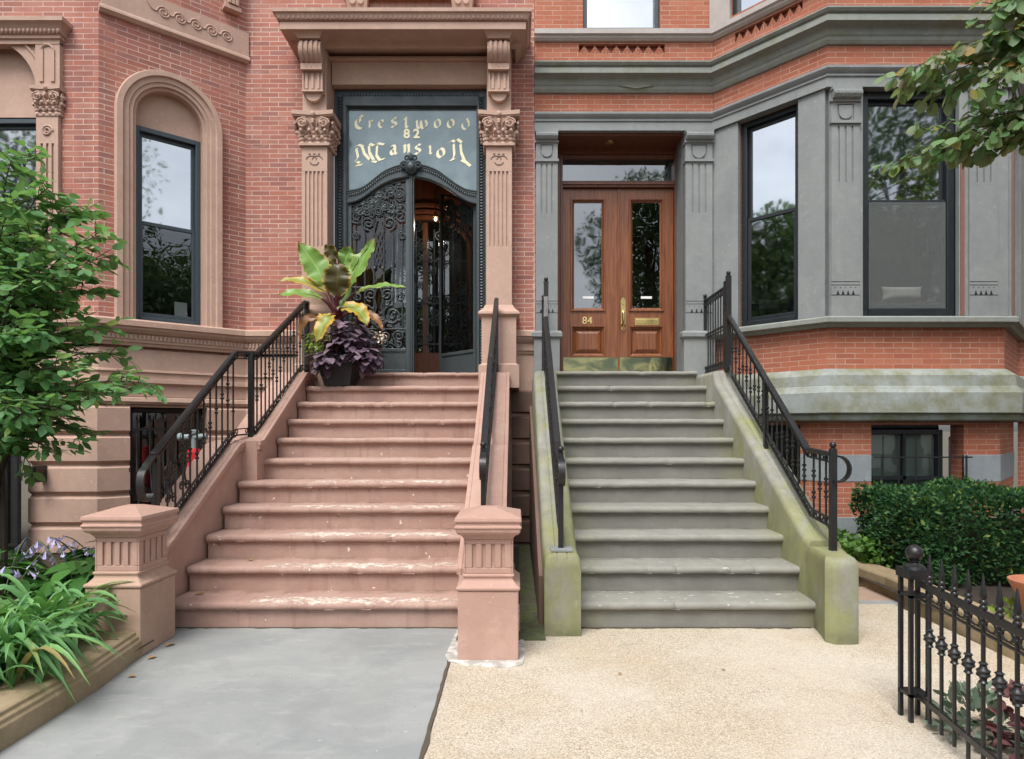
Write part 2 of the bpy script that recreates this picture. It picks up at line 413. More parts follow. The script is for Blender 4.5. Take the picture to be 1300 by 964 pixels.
def ground_mats():
    t = NT('bluestone_slab'); po = t.pos()
    big = t.noise(po, 1.6, 6, 0.6, 0.6)
    c = t.mix(t.mrange(big, 0.3, 0.7), (.235, .25, .25), (.315, .325, .32))
    c = t.mix(t.mrange(t.noise(t.scale(po, (1, 3, 1)), 4, 6, 0.7), 0.5, 0.72, 0, 0.5), c, (.38, .39, .38))
    c = t.mix(t.mrange(t.noise(po, 40, 2), 0.68, 0.72, 0, 0.6), c, (.16, .16, .15))
    c = t.mix(t.mrange(t.noise(po, 0.9, 7, 0.7, 1.2), 0.52, 0.6, 0, 0.35), c, (.24, .245, .24))
    c = t.mix(t.mrange(t.noise(po, 22, 4, 0.6), 0.70, 0.73, 0, 0.7), c, (.52, .51, .48))
    t.bsdf(c, 0.65, t.bump(t.noise(po, 7, 6, 0.65), 0.25, 0.02), spec=0.35); MAT['bluestone_slab'] = t.m
    t = NT('aggregate'); po = t.pos()
    v = t.n('TexVoronoi'); t.l(po, v.inputs['Vector']); v.inputs['Scale'].default_value = 190
    cc = t.ramp(t.xyz(v.outputs['Color'])[0], [(0, (.27, .21, .145)), (.3, (.43, .365, .27)), (.6, (.54, .475, .375)), (.85, (.62, .57, .48)), (1, (.34, .30, .255))])
    big = t.noise(po, 1.4, 5, 0.6)
    c = t.mix(t.mrange(big, 0.42, 0.75, 0, 0.45), cc, (.46, .34, .215))
    c = t.mix(t.mrange(t.noise(po, 3.3, 8, 0.75), 0.50, 0.72, 0, 0.45), c, (.31, .26, .20))
    c = t.mix(t.mrange(t.noise(po, 26, 3, 0.5), 0.70, 0.73, 0, 0.8), c, (.16, .12, .09))
    c = t.mix(t.mrange(t.noise(po, 0.8, 4, 0.6), 0.45, 0.6, 0, 0.3), c, (.62, .58, .51))
    t.bsdf(c, 0.8, t.bump(v.outputs['Distance'], 0.5, 0.006), spec=0.35); MAT['aggregate'] = t.m
    t = NT('mortar_patch'); po = t.pos()
    c = t.mix(t.mrange(t.noise(po, 14, 5), 0.4, 0.65), (.36, .34, .31), (.62, .60, .57))
    t.bsdf(c, 0.85, t.bump(t.noise(po, 30, 5), 0.5, 0.01)); MAT['mortar_patch'] = t.m
    t = NT('mossy_ground'); po = t.pos()
    c = t.mix(t.mrange(t.noise(po, 5, 6, 0.7), 0.35, 0.6), (.10, .092, .07), (.105, .14, .05))
    c = t.mix(t.mrange(t.noise(po, 18, 5, 0.7), 0.5, 0.62, 0, 0.8), c, (.06, .055, .042))
    t.bsdf(c, 0.95, t.bump(t.noise(po, 30, 5, 0.7), 0.7, 0.02)); MAT['mossy_ground'] = t.m
    t = NT('sidewalk_brick'); po = t.pos()
    b = t.n('TexBrick'); t.l(po, b.inputs['Vector']); b.inputs['Scale'].default_value = 1
    for k, v in (('Color1', (.16, .06, .045, 1)), ('Color2', (.24, .09, .065, 1)), ('Mortar', (.10, .085, .07, 1)), ('Mortar Size', .004), ('Brick Width', .2), ('Row Height', .1)): b.inputs[k].default_value = v
    t.bsdf(b.outputs['Color'], 0.85); MAT['sidewalk_brick'] = t.m
    t = NT('red_paver'); po = t.pos()
    c = t.mix(t.noise(po, 9, 5), (.30, .20, .15), (.42, .30, .23)); t.bsdf(c, 0.85); MAT['red_paver'] = t.m
    t = NT('asphalt'); po = t.pos()
    c = t.mix(t.noise(po, 60, 4), (.035, .035, .036), (.075, .075, .075)); t.bsdf(c, 0.9); MAT['asphalt'] = t.m
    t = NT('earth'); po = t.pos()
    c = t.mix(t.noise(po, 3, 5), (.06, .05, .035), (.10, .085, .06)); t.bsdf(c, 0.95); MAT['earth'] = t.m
ground_mats()

# ------------------------------------------------------------------ mesh builder
class MB:
    def __init__(s, fr=None):
        s.v = []; s.f = []; s.uv = None
        s.set(fr)
    def set(s, fr):
        if fr is None: s.A = (0, 0); s.t = (1, 0)
        else:
            (ax, ay), (bx, by) = fr
            L = math.hypot(bx - ax, by - ay)
            s.A = (ax, ay); s.t = ((bx - ax) / L, (by - ay) / L)
        return s
    def P(s, u, d, z):
        tx, ty = s.t
        return (s.A[0] + u * tx - d * ty, s.A[1] + u * ty + d * tx, z)
    def add(s, pts, faces):
        o = len(s.v)
        s.v += [s.P(*p) for p in pts]
        s.f += [tuple(i + o for i in f) for f in faces]
    def box(s, u0, u1, d0, d1, z0, z1):
        p = [(u, d, z) for z in (z0, z1) for d in (d0, d1) for u in (u0, u1)]
        s.add(p, [(0, 2, 3, 1), (4, 5, 7, 6), (0, 1, 5, 4), (2, 6, 7, 3), (0, 4, 6, 2), (1, 3, 7, 5)])
    def frus(s, a, b, z0, z1):
        # a, b = (u0,u1,d0,d1) at z0 and z1
        p = [(u, d, z0) for d in a[2:] for u in a[:2]] + [(u, d, z1) for d in b[2:] for u in b[:2]]
        s.add(p, [(0, 2, 3, 1), (4, 5, 7, 6), (0, 1, 5, 4), (2, 6, 7, 3), (0, 4, 6, 2), (1, 3, 7, 5)])
    def prism(s, poly, d0, d1):            # poly in (u,z), along depth
        n = len(poly)
        p = [(u, d0, z) for u, z in poly] + [(u, d1, z) for u, z in poly]
        f = [tuple(range(n)), tuple(range(2 * n - 1, n - 1, -1))]
        f += [(i, i + n, (i + 1) % n + n, (i + 1) % n) for i in range(n)]
        s.add(p, f)
    def extr(s, prof, u0, u1):             # prof in (d,z), along u
        n = len(prof)
        p = [(u0, d, z) for d, z in prof] + [(u1, d, z) for d, z in prof]
        f = [tuple(range(n)), tuple(range(2 * n - 1, n - 1, -1))]
        f += [(i, (i + 1) % n, (i + 1) % n + n, i + n) for i in range(n)]
        s.add(p, f)
    def plan(s, poly, z0, z1):             # poly in (u,d), along z
        n = len(poly)
        p = [(u, d, z0) for u, d in poly] + [(u, d, z1) for u, d in poly]
        f = [tuple(range(n)), tuple(range(2 * n - 1, n - 1, -1))]
        f += [(i, (i + 1) % n, (i + 1) % n + n, i + n) for i in range(n)]
        s.add(p, f)
    def panel(s, outer, holes, d=0.0, reveal=0.2):
        loops = [outer] + holes
        flat = [q for l in loops for q in l]
        tris = tessellate_polygon([[Vector((u, z, 0)) for u, z in l] for l in loops])
        s.add([(u, d, z) for u, z in flat], [tuple(t) for t in tris])
        for h in holes:
            n = len(h)
            s.add([(u, d, z) for u, z in h] + [(u, d + reveal, z) for u, z in h], [(i, (i + 1) % n, (i + 1) % n + n, i + n) for i in range(n)])
    def lathe(s, u, d, prof, seg=16, axis='z', cap=True):
        n = len(prof); p = []
        for r, h in prof:
            for k in range(seg):
                a = 2 * PI * k / seg
                c, q = r * math.cos(a), r * math.sin(a)
                if axis == 'z': p.append((u + c, d + q, h))
                elif axis == 'd': p.append((u[0] + c, d + h, u[1] + q))       # u=(u,z)
                else: p.append((h, u + c, d + q))                              # axis u: u=d centre, d=z centre
        f = [(i * seg + k, i * seg + (k + 1) % seg, (i + 1) * seg + (k + 1) % seg, (i + 1) * seg + k) for i in range(n - 1) for k in range(seg)]
        if cap:
            f += [tuple(range(seg - 1, -1, -1)), tuple((n - 1) * seg + k for k in range(seg))]
        s.add(p, f)
    def ball(s, u, d, z, ru, rd=None, rz=None, seg=8, rings=5):
        rd = rd or ru; rz = rz or ru
        p = []; f = []
        for i in range(rings + 1):
            a = PI * i / rings
            rr = max(0.02, math.sin(a))
            for k in range(seg):
                b = 2 * PI * k / seg
                p.append((u + ru * rr * math.cos(b), d + rd * rr * math.sin(b), z + rz * math.cos(a)))
        for i in range(rings):
            for k in range(seg):
                f.append((i * seg + k, (i + 1) * seg + k, (i + 1) * seg + (k + 1) % seg, i * seg + (k + 1) % seg))
        f += [tuple(range(seg)), tuple(rings * seg + k for k in range(seg - 1, -1, -1))]
        s.add(p, f)
    def tube(s, pts, r, sides=6, closed=False):
        P = [Vector(p) for p in pts]; n = len(P)
        rr = r if isinstance(r, (list, tuple)) else [r] * n
        up = None; out = []
        for i in range(n):
            a = P[i - 1] if (i > 0 or closed) else P[i]
            b = P[(i + 1) % n] if (i < n - 1 or closed) else P[i]
            t = (b - a)
            if t.length < 1e-9: t = Vector((0, 0, 1))
            t.normalize()
            if up is None:
                up = Vector((0, 1, 0)) if abs(t.y) < 0.9 else Vector((1, 0, 0))
            up = (up - t * up.dot(t))
            if up.length < 1e-6: up = t.orthogonal()
            up.normalize()
            sd = t.cross(up)
            for k in range(sides):
                an = 2 * PI * (k + 0.5) / sides
                q = P[i] + (up * math.cos(an) + sd * math.sin(an)) * rr[i]
                out.append(tuple(q))
        f = []
        m = n if closed else n - 1
        for i in range(m):
            j = (i + 1) % n
            for k in range(sides):
                f.append((i * sides + k, i * sides + (k + 1) % sides, j * sides + (k + 1) % sides, j * sides + k))
        if not closed:
            f += [tuple(range(sides - 1, -1, -1)), tuple((n - 1) * sides + k for k in range(sides))]
        s.add(out, f)
    def bar(s, pts, w, h, side=None):
        # rectangular bar along a path; w across (horizontal), h vertical-ish
        P = [Vector(p) for p in pts]; n = len(P); out = []
        for i in range(n):
            t = (P[min(i + 1, n - 1)] - P[max(i - 1, 0)]).normalized()
            sd = Vector(side) if side else t.cross(Vector((0, 0, 1)))
            if sd.length < 1e-6: sd = Vector((1, 0, 0))
            sd.normalize()
            up = sd.cross(t).normalized()
            for a, b in ((-1, -1), (1, -1), (1, 1), (-1, 1)):
                out.append(tuple(P[i] + sd * (a * w / 2) + up * (b * h / 2)))
        f = []
        for i in range(n - 1):
            for k in range(4):
                f.append((i * 4 + k, i * 4 + (k + 1) % 4, (i + 1) * 4 + (k + 1) % 4, (i + 1) * 4 + k))
        f += [(3, 2, 1, 0), tuple((n - 1) * 4 + k for k in range(4))]
        s.add(out, f)
    def sweep(s, path, prof, mode='plan', side='R', closed=False):
        # plan: path (x,y), prof (out,z).  face: path (u,z), prof (out,d)
        n = len(path); m = len(prof); pts = []
        for i in range(n):
            def dirn(a, b):
                dx, dy = b[0] - a[0], b[1] - a[1]; L = math.hypot(dx, dy) or 1
                return dx / L, dy / L
            if closed: d0 = dirn(path[i - 1], path[i]); d1 = dirn(path[i], path[(i + 1) % n])
            else:
                d0 = dirn(path[i - 1], path[i]) if i > 0 else dirn(path[0], path[1])
                d1 = dirn(path[i], path[i + 1]) if i < n - 1 else d0
            sg = 1 if side == 'R' else -1
            n0 = (sg * d0[1], -sg * d0[0]); n1 = (sg * d1[1], -sg * d1[0])
            bx, by = n0[0] + n1[0], n0[1] + n1[1]
            q = bx * bx + by * by
            if q < 1e-6: bx, by, k = n0[0], n0[1], 1
            else: k = 2 / q
            mx, my = bx * k, by * k
            for o, w in prof:
                a, b = path[i][0] + mx * o, path[i][1] + my * o
                pts.append((a, b, w) if mode == 'plan' else (a, w, b))
        f = []
        for i in range(n if closed else n - 1):
            j = (i + 1) % n
            for k in range(m):
                f.append((i * m + k, i * m + (k + 1) % m, j * m + (k + 1) % m, j * m + k))
        if not closed:
            f += [tuple(range(m)), tuple((n - 1) * m + k for k in range(m - 1, -1, -1))]
        s.add(pts, f)
    def islands(s, name, mat, parent=None, **kw):
        par = list(range(len(s.v)))
        def fd(a):
            while par[a] != a: par[a] = par[par[a]]; a = par[a]
            return a
        for f in s.f:
            for q in f[1:]: par[fd(q)] = fd(f[0])
        gr = {}
        for f in s.f: gr.setdefault(fd(f[0]), []).append(f)
        out = []
        for k, fs in gr.items():
            ids = sorted({i for f in fs for i in f}); mp = {i: j for j, i in enumerate(ids)}
            m = MB(); m.v = [s.v[i] for i in ids]; m.f = [tuple(mp[i] for i in f) for f in fs]
            out.append(m.build(name, mat, parent, **kw))
        return out
    def build(s, name, mat, parent=None, smooth=None, bevel=0.0, origin=None, recalc=True, label=None):
        me = bpy.data.meshes.new(name)
        base = Vector(parent_world(parent)) if parent is not None else Vector((0, 0, 0))
        org = Vector(origin) if origin is not None else base
        V = np.array(s.v, dtype=np.float64).reshape(-1, 3) - np.array(org)
        me.from_pydata(V.tolist(), [], s.f)
        if recalc:
            import bmesh
            bm = bmesh.new(); bm.from_mesh(me)
            bmesh.ops.recalc_face_normals(bm, faces=bm.faces[:])
            bm.to_mesh(me); bm.free()
        auto_uv(me, np.array(org), s.uv)
        me.materials.append(MAT[mat])
        if smooth:
            me.polygons.foreach_set('use_smooth', [True] * len(me.polygons))
            me.set_sharp_from_angle(angle=math.radians(smooth))
        ob = bpy.data.objects.new(name, me); COL.objects.link(ob)
        if parent is not None: ob.parent = parent
        ob.location = org - base
        if bevel:
            b = ob.modifiers.new('bevel', 'BEVEL'); b.width = bevel; b.segments = 2; b.limit_method = 'ANGLE'; b.angle_limit = math.radians(40)
            b.harden_normals = False
        if label: ob['label'] = label
        return ob

def parent_world(p):
    w = Vector((0, 0, 0))
    while p is not None:
        w = w + p.location; p = p.parent
    return w

def auto_uv(me, org, uv=None):
    nl = len(me.loops)
    if nl == 0: return
    lay = me.uv_layers.new(name='UVMap')
    vi = np.empty(nl, dtype=np.int32); me.loops.foreach_get('vertex_index', vi)
    if uv is not None:
        U = np.array(uv, dtype=np.float64)[vi]
        lay.data.foreach_set('uv', U.astype(np.float32).ravel()); return
    co = np.empty(len(me.vertices) * 3); me.vertices.foreach_get('co', co); co = co.reshape(-1, 3) + org
    npoly = len(me.polygons)
    nr = np.empty(npoly * 3); me.polygons.foreach_get('normal', nr); nr = nr.reshape(-1, 3)
    tot = np.empty(npoly, dtype=np.int32); me.polygons.foreach_get('loop_total', tot)
    pi = np.repeat(np.arange(npoly), tot)
    N = nr[pi]; C = co[vi]
    flat = np.abs(N[:, 2]) > 0.75
    sg = np.where(N[:, 1] > 0, -1.0, 1.0)
    h = np.hypot(N[:, 0], N[:, 1]) + 1e-9
    tx, ty = -N[:, 1] / h * sg, N[:, 0] / h * sg
    u = np.where(flat, C[:, 0], C[:, 0] * tx + C[:, 1] * ty)
    v = np.where(flat, C[:, 1], C[:, 2])
    lay.data.foreach_set('uv', np.stack([u, v], 1).astype(np.float32).ravel())

def tag(o, label, cat=None, group=None, kind=None):
    if label: o['label'] = label
    if cat: o['category'] = cat
    if group: o['group'] = group
    if kind: o['kind'] = kind
    return o

def thing(name, loc, label, cat, group=None):
    o = bpy.data.objects.new(name, None); COL.objects.link(o)
    o.location = loc; o.empty_display_size = 0.2
    return tag(o, label, cat, group)

def sub(name, parent, loc=None):
    o = bpy.data.objects.new(name, None); COL.objects.link(o); o.parent = parent
    o.location = (Vector(loc) - parent_world(parent)) if loc is not None else (0, 0, 0)
    return o

def on_face(fr, px, py=None):
    (ax, ay), (bx, by) = fr
    L = math.hypot(bx - ax, by - ay); tx, ty = (bx - ax) / L, (by - ay) / L
    k = (px - CX) / FOC
    u = (k * ay - ax) / (tx - k * ty)
    Y = ay + u * ty
    return (u, Z(py, Y)) if py is not None else u

def rect(u0, u1, z0, z1): return [(u0, z0), (u1, z0), (u1, z1), (u0, z1)]
def arch_pts(u0, u1, zs, rise, n=20):
    c = (u0 + u1) / 2; r = (u1 - u0) / 2
    return [(c - r * math.cos(PI * i / n), zs + rise * math.sin(PI * i / n)) for i in range(n + 1)]
def arch_poly(u0, u1, z0, zs, rise, n=20):
    return [(u1, z0), (u0, z0)][::-1] + arch_pts(u0, u1, zs, rise, n)[::-1] if False else [(u0, z0)] + arch_pts(u0, u1, zs, rise, n) + [(u1, z0)]
def spiral(cx, cz, r0, r1, a0, turns, n=None):
    n = n or max(8, int(abs(turns) * 16))
    return [(cx + (r0 + (r1 - r0) * i / n) * math.cos(a0 + turns * 2 * PI * i / n), cz + (r0 + (r1 - r0) * i / n) * math.sin(a0 + turns * 2 * PI * i / n)) for i in range(n + 1)]
# ================================================================== LEFT HOUSE
ML = ((0, 8.0), (1, 8.0))
AL = ((-4.463, 6.99), (-3.306, 8.0))
FL = ((0, 6.99), (1, 6.99))
LPATH = [(-7.9, 8.0), (-6.84, 6.99), (-4.463, 6.99), (-3.306, 8.0), (0.222, 8.0)]
house_l = thing('brick_house', (-3.3, 8, 0), 'old red brick house trimmed in pinkish brownstone, with the ironwork entrance gate', 'house')

def sash_window(parent, fr, u0, u1, z0, z1, d, zmid, mat_f, mat_up, mat_lo, name='window', fw=0.055, screen=False, deep=1.3, rail_d=0.035, room=True, room_mat='dark_room'):
    w = MB(fr)
    w.box(u0, u0 + fw, d, d + .09, z0, z1); w.box(u1 - fw, u1, d, d + .09, z0, z1)
    w.box(u0 + fw, u1 - fw, d, d + .09, z1 - fw, z1); w.box(u0 + fw, u1 - fw, d - .012, d + .09, z0, z0 + fw * 1.1)
    win = w.build(name, mat_f, parent, bevel=.006)
    a, b = u0 + fw, u1 - fw; s = .035
    if zmid:
        m = MB(fr)   # lower sash in front, upper behind
        dl, du = d + .02, d + .055
        m.box(a, a + s, dl, dl + .03, z0 + fw * 1.1, zmid + .03); m.box(b - s, b, dl, dl + .03, z0 + fw * 1.1, zmid + .03)
        m.box(a + s, b - s, dl, dl + .03, z0 + fw * 1.1, z0 + fw * 1.1 + .05); m.box(a + s, b - s, dl - .004, dl + .03, zmid - .012, zmid + .03)
        m.build('lower_sash', mat_f, win, bevel=.004)
        m = MB(fr)
        m.box(a, a + s, du, du + .03, zmid - .02, z1 - fw); m.box(b - s, b, du, du + .03, zmid - .02, z1 - fw)
        m.box(a + s, b - s, du, du + .03, z1 - fw - .04, z1 - fw); m.box(a + s, b - s, du, du + .03, zmid - .03, zmid + .015)
        m.build('upper_sash', mat_f, win, bevel=.004)
        g = MB(fr); g.add([(a + s * .8, dl + .016, z0 + fw), (b - s * .8, dl + .016, z0 + fw), (b - s * .8, dl + .016, zmid), (a + s * .8, dl + .016, zmid)], [(0, 1, 2, 3)]); g.build('lower_pane', mat_lo, win)
        g = MB(fr); g.add([(a + s * .8, du + .016, zmid), (b - s * .8, du + .016, zmid), (b - s * .8, du + .016, z1 - fw), (a + s * .8, du + .016, z1 - fw)], [(0, 1, 2, 3)]); g.build('upper_pane', mat_up, win)
        if screen:
            g = MB(fr); g.add([(a + .01, d + .006, z0 + fw), (b - .01, d + .006, z0 + fw), (b - .01, d + .006, zmid), (a + .01, d + .006, zmid)], [(0, 1, 2, 3)]); g.build('insect_screen', 'insect_screen', win)
    else:
        g = MB(fr); g.add([(a, d + .05, z0 + fw), (b, d + .05, z0 + fw), (b, d + .05, z1 - fw), (a, d + .05, z1 - fw)], [(0, 1, 2, 3)]); g.build('pane', mat_up, win)
    if room:
        r = MB(fr); e = .35; q = d + .10
        r.add([(u0 - .02, q, z0 - .02), (u1 + .02, q, z0 - .02), (u1 + .02, q, z1 + .02), (u0 - .02, q, z1 + .02),
               (u0 - e, q + deep, z0 - .25), (u1 + e, q + deep, z0 - .25), (u1 + e, q + deep, z1 + .3), (u0 - e, q + deep, z1 + .3)],
              [(0, 1, 5, 4), (1, 2, 6, 5), (2, 3, 7, 6), (3, 0, 4, 7), (4, 5, 6, 7)])
        r.build('dark_interior', room_mat, win)
    return win

# ---- brick wall
uA = [on_face(AL, p) for p in (147, 175, 255, 295)]
zs_a = 4.90                                  # spring of the arched surround
ah0, ah1 = uA[1] - .02, uA[2] + .02
AW = math.hypot(1.157, 1.01)
RI = (ah1 - ah0) / 2
w = MB(ML)
w.panel([(-3.306, 2.3), (-2.226, 2.3), (-2.226, 5.582), (-.355, 5.582), (-.355, 2.3), (.222, 2.3), (.222, 7.8), (-3.306, 7.8)], [rect(-1.85, -.75, 6.76, 7.7)], 0, .3)
w.set(AL); w.panel(rect(0, AW, 2.3, 7.8), [arch_poly(ah0 - .05, ah1 + .05, 2.612, zs_a, RI + .05)], 0, .25)
w.set(FL); w.panel(rect(-6.84, -4.463, 2.3, 7.8), [arch_poly(-6.21, -5.09, 2.612, 5.0, .56)], 0, .25)
w.set(((-7.9, 8.0), (-6.84, 6.99))); w.panel(rect(0, 1.46, 2.3, 7.8), [], 0)
w.set(ML); w.box(-7.6, .222, .32, .5, 7.75, 7.8)
w.build('brick_wall', 'brick_red_left', house_l)
roof = MB(ML); roof.plan([(-7.9, .0), (-6.84, -1.01), (-4.463, -1.01), (-3.306, 0), (.222, 0), (.222, 6), (-7.9, 6)], 7.8, 7.9); roof.build('flat_roof', 'brownstone', house_l)

# ---- sill course (dentilled), ledges and basement
m = MB()
prof = [(0, 2.33), (.035, 2.33), (.045, 2.36), (.06, 2.37), (.06, 2.455), (.085, 2.47), (.115, 2.505), (.12, 2.53), (.14, 2.535), (.14, 2.595), (.12, 2.612), (0, 2.612)]
left_part = LPATH[:4] + [(-2.62, 8.0)]
m.sweep(left_part, prof)
m.sweep([(-.04, 8.0), (.222, 8.0)], prof)
for (a, b) in zip(left_part[:-1], left_part[1:]):
    L = math.hypot(b[0] - a[0], b[1] - a[1]); m.set((a, b)); k = 0
    u = .03
    while u < L:
        m.box(u, u + .022, -.078, -.055, 2.40, 2.45); u += .042
m.set(None)
m.build('sill_course', 'brownstone', house_l, bevel=.003)
m = MB()
def rust(z0, z1, n, out=.05):
    pr = [(-.3, z0)]; h = (z1 - z0) / n
    for i in range(n):
        a = z0 + i * h
        pr += [(.0, a), (.0, a + .012), (out, a + .045), (out, a + h - .035), (.0, a + h)]
    pr += [(-.3, z1)]
    return pr
flat = [(-.3, 1.76), (.0, 1.76), (.0, 2.33), (-.3, 2.33)]
m.sweep(LPATH[:4] + [(-2.26, 8.0)], flat); m.sweep([(-.33, 8.0), (.222, 8.0)], flat)
m.sweep(left_part, [(0, 2.075), (.012, 2.07), (.018, 2.05), (.0, 2.045)]) 
m.sweep(left_part, [(0, 1.98), (.03, 1.975), (.035, 1.93), (.0, 1.90)])
m.sweep(left_part, [(0, 1.77), (.04, 1.76), (.05, 1.72), (.03, 1.69), (.0, 1.68)])
bw0, bw1 = on_face(AL, 164), on_face(AL, 262)
def ptA(u): return (AL[0][0] + u * 1.157 / AW, AL[0][1] + u * 1.01 / AW)
RB = rust(.06, 1.68, 5)
fx = X(40, 6.99)
m.sweep([(fx, 6.99), (-4.463, 6.99), ptA(bw0)], RB)
m.sweep([ptA(bw1), (-3.306, 8.0), (-2.62, 8.0)], RB)
m.sweep([(-7.9, 8.0), (-6.84, 6.99), (fx - .85, 6.99)], RB)
m.set(AL); m.box(0, AW, .0, .3, 1.66, 1.78); m.set(None)
m.build('basement_wall', 'brownstone', house_l, smooth=30)
m = MB(ML)
m.extr([(-.02, .0), (-.02, 2.33), (.3, 2.33), (.3, 0)], -.36, .222)
m.build('wall_stub', 'brownstone', house_l)
m = MB(ML)
prr = [(.3, 0)] + [(-o, z) for o, z in rust(.0, 1.9, 6, .06)[1:-1]] + [(.3, 1.9)]
m.extr(prr, -.05, .222)
m.build('quoin_stones', 'brownstone_dark', house_l, smooth=30)

# ---- basement window + grille
bz0, bz1 = .35, 1.665
sash_window(house_l, AL, bw0 + .01, bw1 - .01, bz0, bz1 - .01, .16, None, 'window_frame_black', 'glass_soft', None, 'basement_window', deep=.8)
g = MB(AL)
n = 6
for i in range(n):
    u = bw0 + .07 + (bw1 - bw0 - .14) * i / (n - 1)
    top = 1.56
    pts = [(u, -.02 - .10 * math.sin(min(1, max(0, (1.05 - z) / .5)) * PI / 2), z) for z in [.4, .55, .7, .85, 1.0, 1.15, 1.3, 1.45]]
    hk = [(u, -.02 - .045 * (1 - math.cos(a)), 1.52 + .05 * math.sin(a)) for a in [0, .6, 1.2, 1.8, 2.4, 3.0, 3.6]]
    g.tube(pts + hk, .011, 5)
    c = .86
    for sx in (-1, 1):
        g.tube([(u + sx * (.03 + .0 * k) + dx * sx, -.11, c + dz) for k, (dx, dz) in enumerate(spiral(0.02, .12, .055, .012, PI, 1.4))], .006, 4)
        g.tube([(u + dx * sx, -.11, c - .12 + dz) for dx, dz in spiral(.045, 0, .045, .012, PI, 1.3)], .006, 4)
for z in (1.40, .55): g.box(bw0 - .01, bw1 + .01, -.035, -.015, z, z + .025)
g.build('window_grille', 'black_iron', house_l, smooth=40)

# ---- angled window with arched surround
s = MB(AL)
path = [(ah0, 2.612)] + arch_pts(ah0, ah1, zs_a, RI, 24) + [(ah1, 2.612)]
ow = (uA[1] - uA[0]) * .98
prof = [(0, .17), (0, -.01), (.028, -.015), (.035, -.045), (ow * .34, -.045), (ow * .38, -.06), (ow * .62, -.06), (ow * .67, -.085), (ow * .94, -.085), (ow, -.06), (ow, .03), (.05, .03), (.05, .17)]
s.sweep(path, prof, 'face', 'L')
z_head = on_face(AL, 175, 155)[1]
s.prism([(ah0, z_head)] + arch_pts(ah0, ah1, zs_a, RI, 24) + [(ah1, z_head)], .10, .16)
s.box(ah0, ah1, .02, .17, 2.58, 2.618)
s.build('arched_surround', 'brownstone', house_l, smooth=28)
win = sash_window(house_l, AL, ah0, ah1, 2.618, z_head, .08, on_face(AL, 215, 287)[1], 'window_frame_slate', 'glass_strong', 'glass_soft', 'arched_window', deep=1.6, room_mat='dark_room')
c = MB(AL); uc, zc = on_face(AL, 222, 378); c.box(uc + .13, uc + .27, .55, .57, zc - .12, zc + .05); c.build('window_card', 'white_card', win)
c = MB(AL); c.box(ah0 + .02, ah1 + .2, .7, 1.0, 2.55, 2.84); c.build('shelf', 'room_brown', win)

# ---- front bay window, half in frame
f = MB(FL)
prr = [(0, .17), (0, -.028), (.08, -.028), (.10, -.044), (.118, -.044), (.118, .03)]
fa0, fa1, fzs = -6.19, -5.11, 5.02
f.sweep([(fa0, 2.612)] + [(u, z) for u, z in arch_pts(fa0, fa1, fzs, .54, 24)] + [(fa1, 2.612)], prr, 'face', 'L')
f.prism([(fa0, 4.78)] + arch_pts(fa0, fa1, fzs, .54, 24) + [(fa1, 4.78)], .10, .16)
# spandrel panels: block with the arch cut out of it
for sgn in (1,):
    for half in (0, 1):
        ar = arch_pts(fa0, fa1, fzs, .54, 24)
        pts = ar[12:] if half else ar[:13]
        c0 = (-5.65 + .0, 5.60)
        poly = pts + ([(-5.09, 5.02), (-5.09, 5.66), (-5.65, 5.66)] if half else [(-5.65, 5.66), (-6.21, 5.66), (-6.21, 5.02)])
        f.prism(poly, -.022, .05)
for u0 in (-5.10, -6.46):
    f.box(u0, u0 + .26, -.055, .02, 5.05, 5.52)
    f.box(u0 + .05, u0 + .09, -.068, -.05, 5.1, 5.44); f.box(u0 + .17, u0 + .21, -.068, -.05, 5.1, 5.44)
    f.tube([(u0 + .13 - .06 * math.cos(a), -.06, 5.44 + .05 * math.sin(a)) for a in np.linspace(0, PI, 9)], .014, 5)
f.build('bay_surround', 'brownstone', house_l, smooth=28)
f = MB(FL)
f.sweep([(-6.46, 6.99), (-6.46, 6.99 - .06), (-4.84, 6.99 - .06), (-4.84, 6.99)], [(-.1, 5.50), (.0, 5.50), (.012, 5.56), (.03, 5.57), (.03, 5.60), (.06, 5.63), (.09, 5.68), (.12, 5.69), (.12, 5.735), (-.1, 5.76)]) if False else None
fw_ = MB()
fw_.sweep([(-6.46, 7.0), (-6.46, 6.93), (-4.84, 6.93), (-4.84, 7.0)], [(-.1, 5.50), (.0, 5.50), (.0, 5.54), (.02, 5.55), (.02, 5.585), (.035, 5.59), (.05, 5.64), (.085, 5.68), (.10, 5.69), (.10, 5.735), (-.1, 5.76)])
k = -6.44
while k < -4.80:
    fw_.ball(k, 6.93 - .045, 5.612, .018, .02, .024, 6, 4); k += .045
fw_.build('bay_cornice', 'brownstone', house_l, smooth=30)

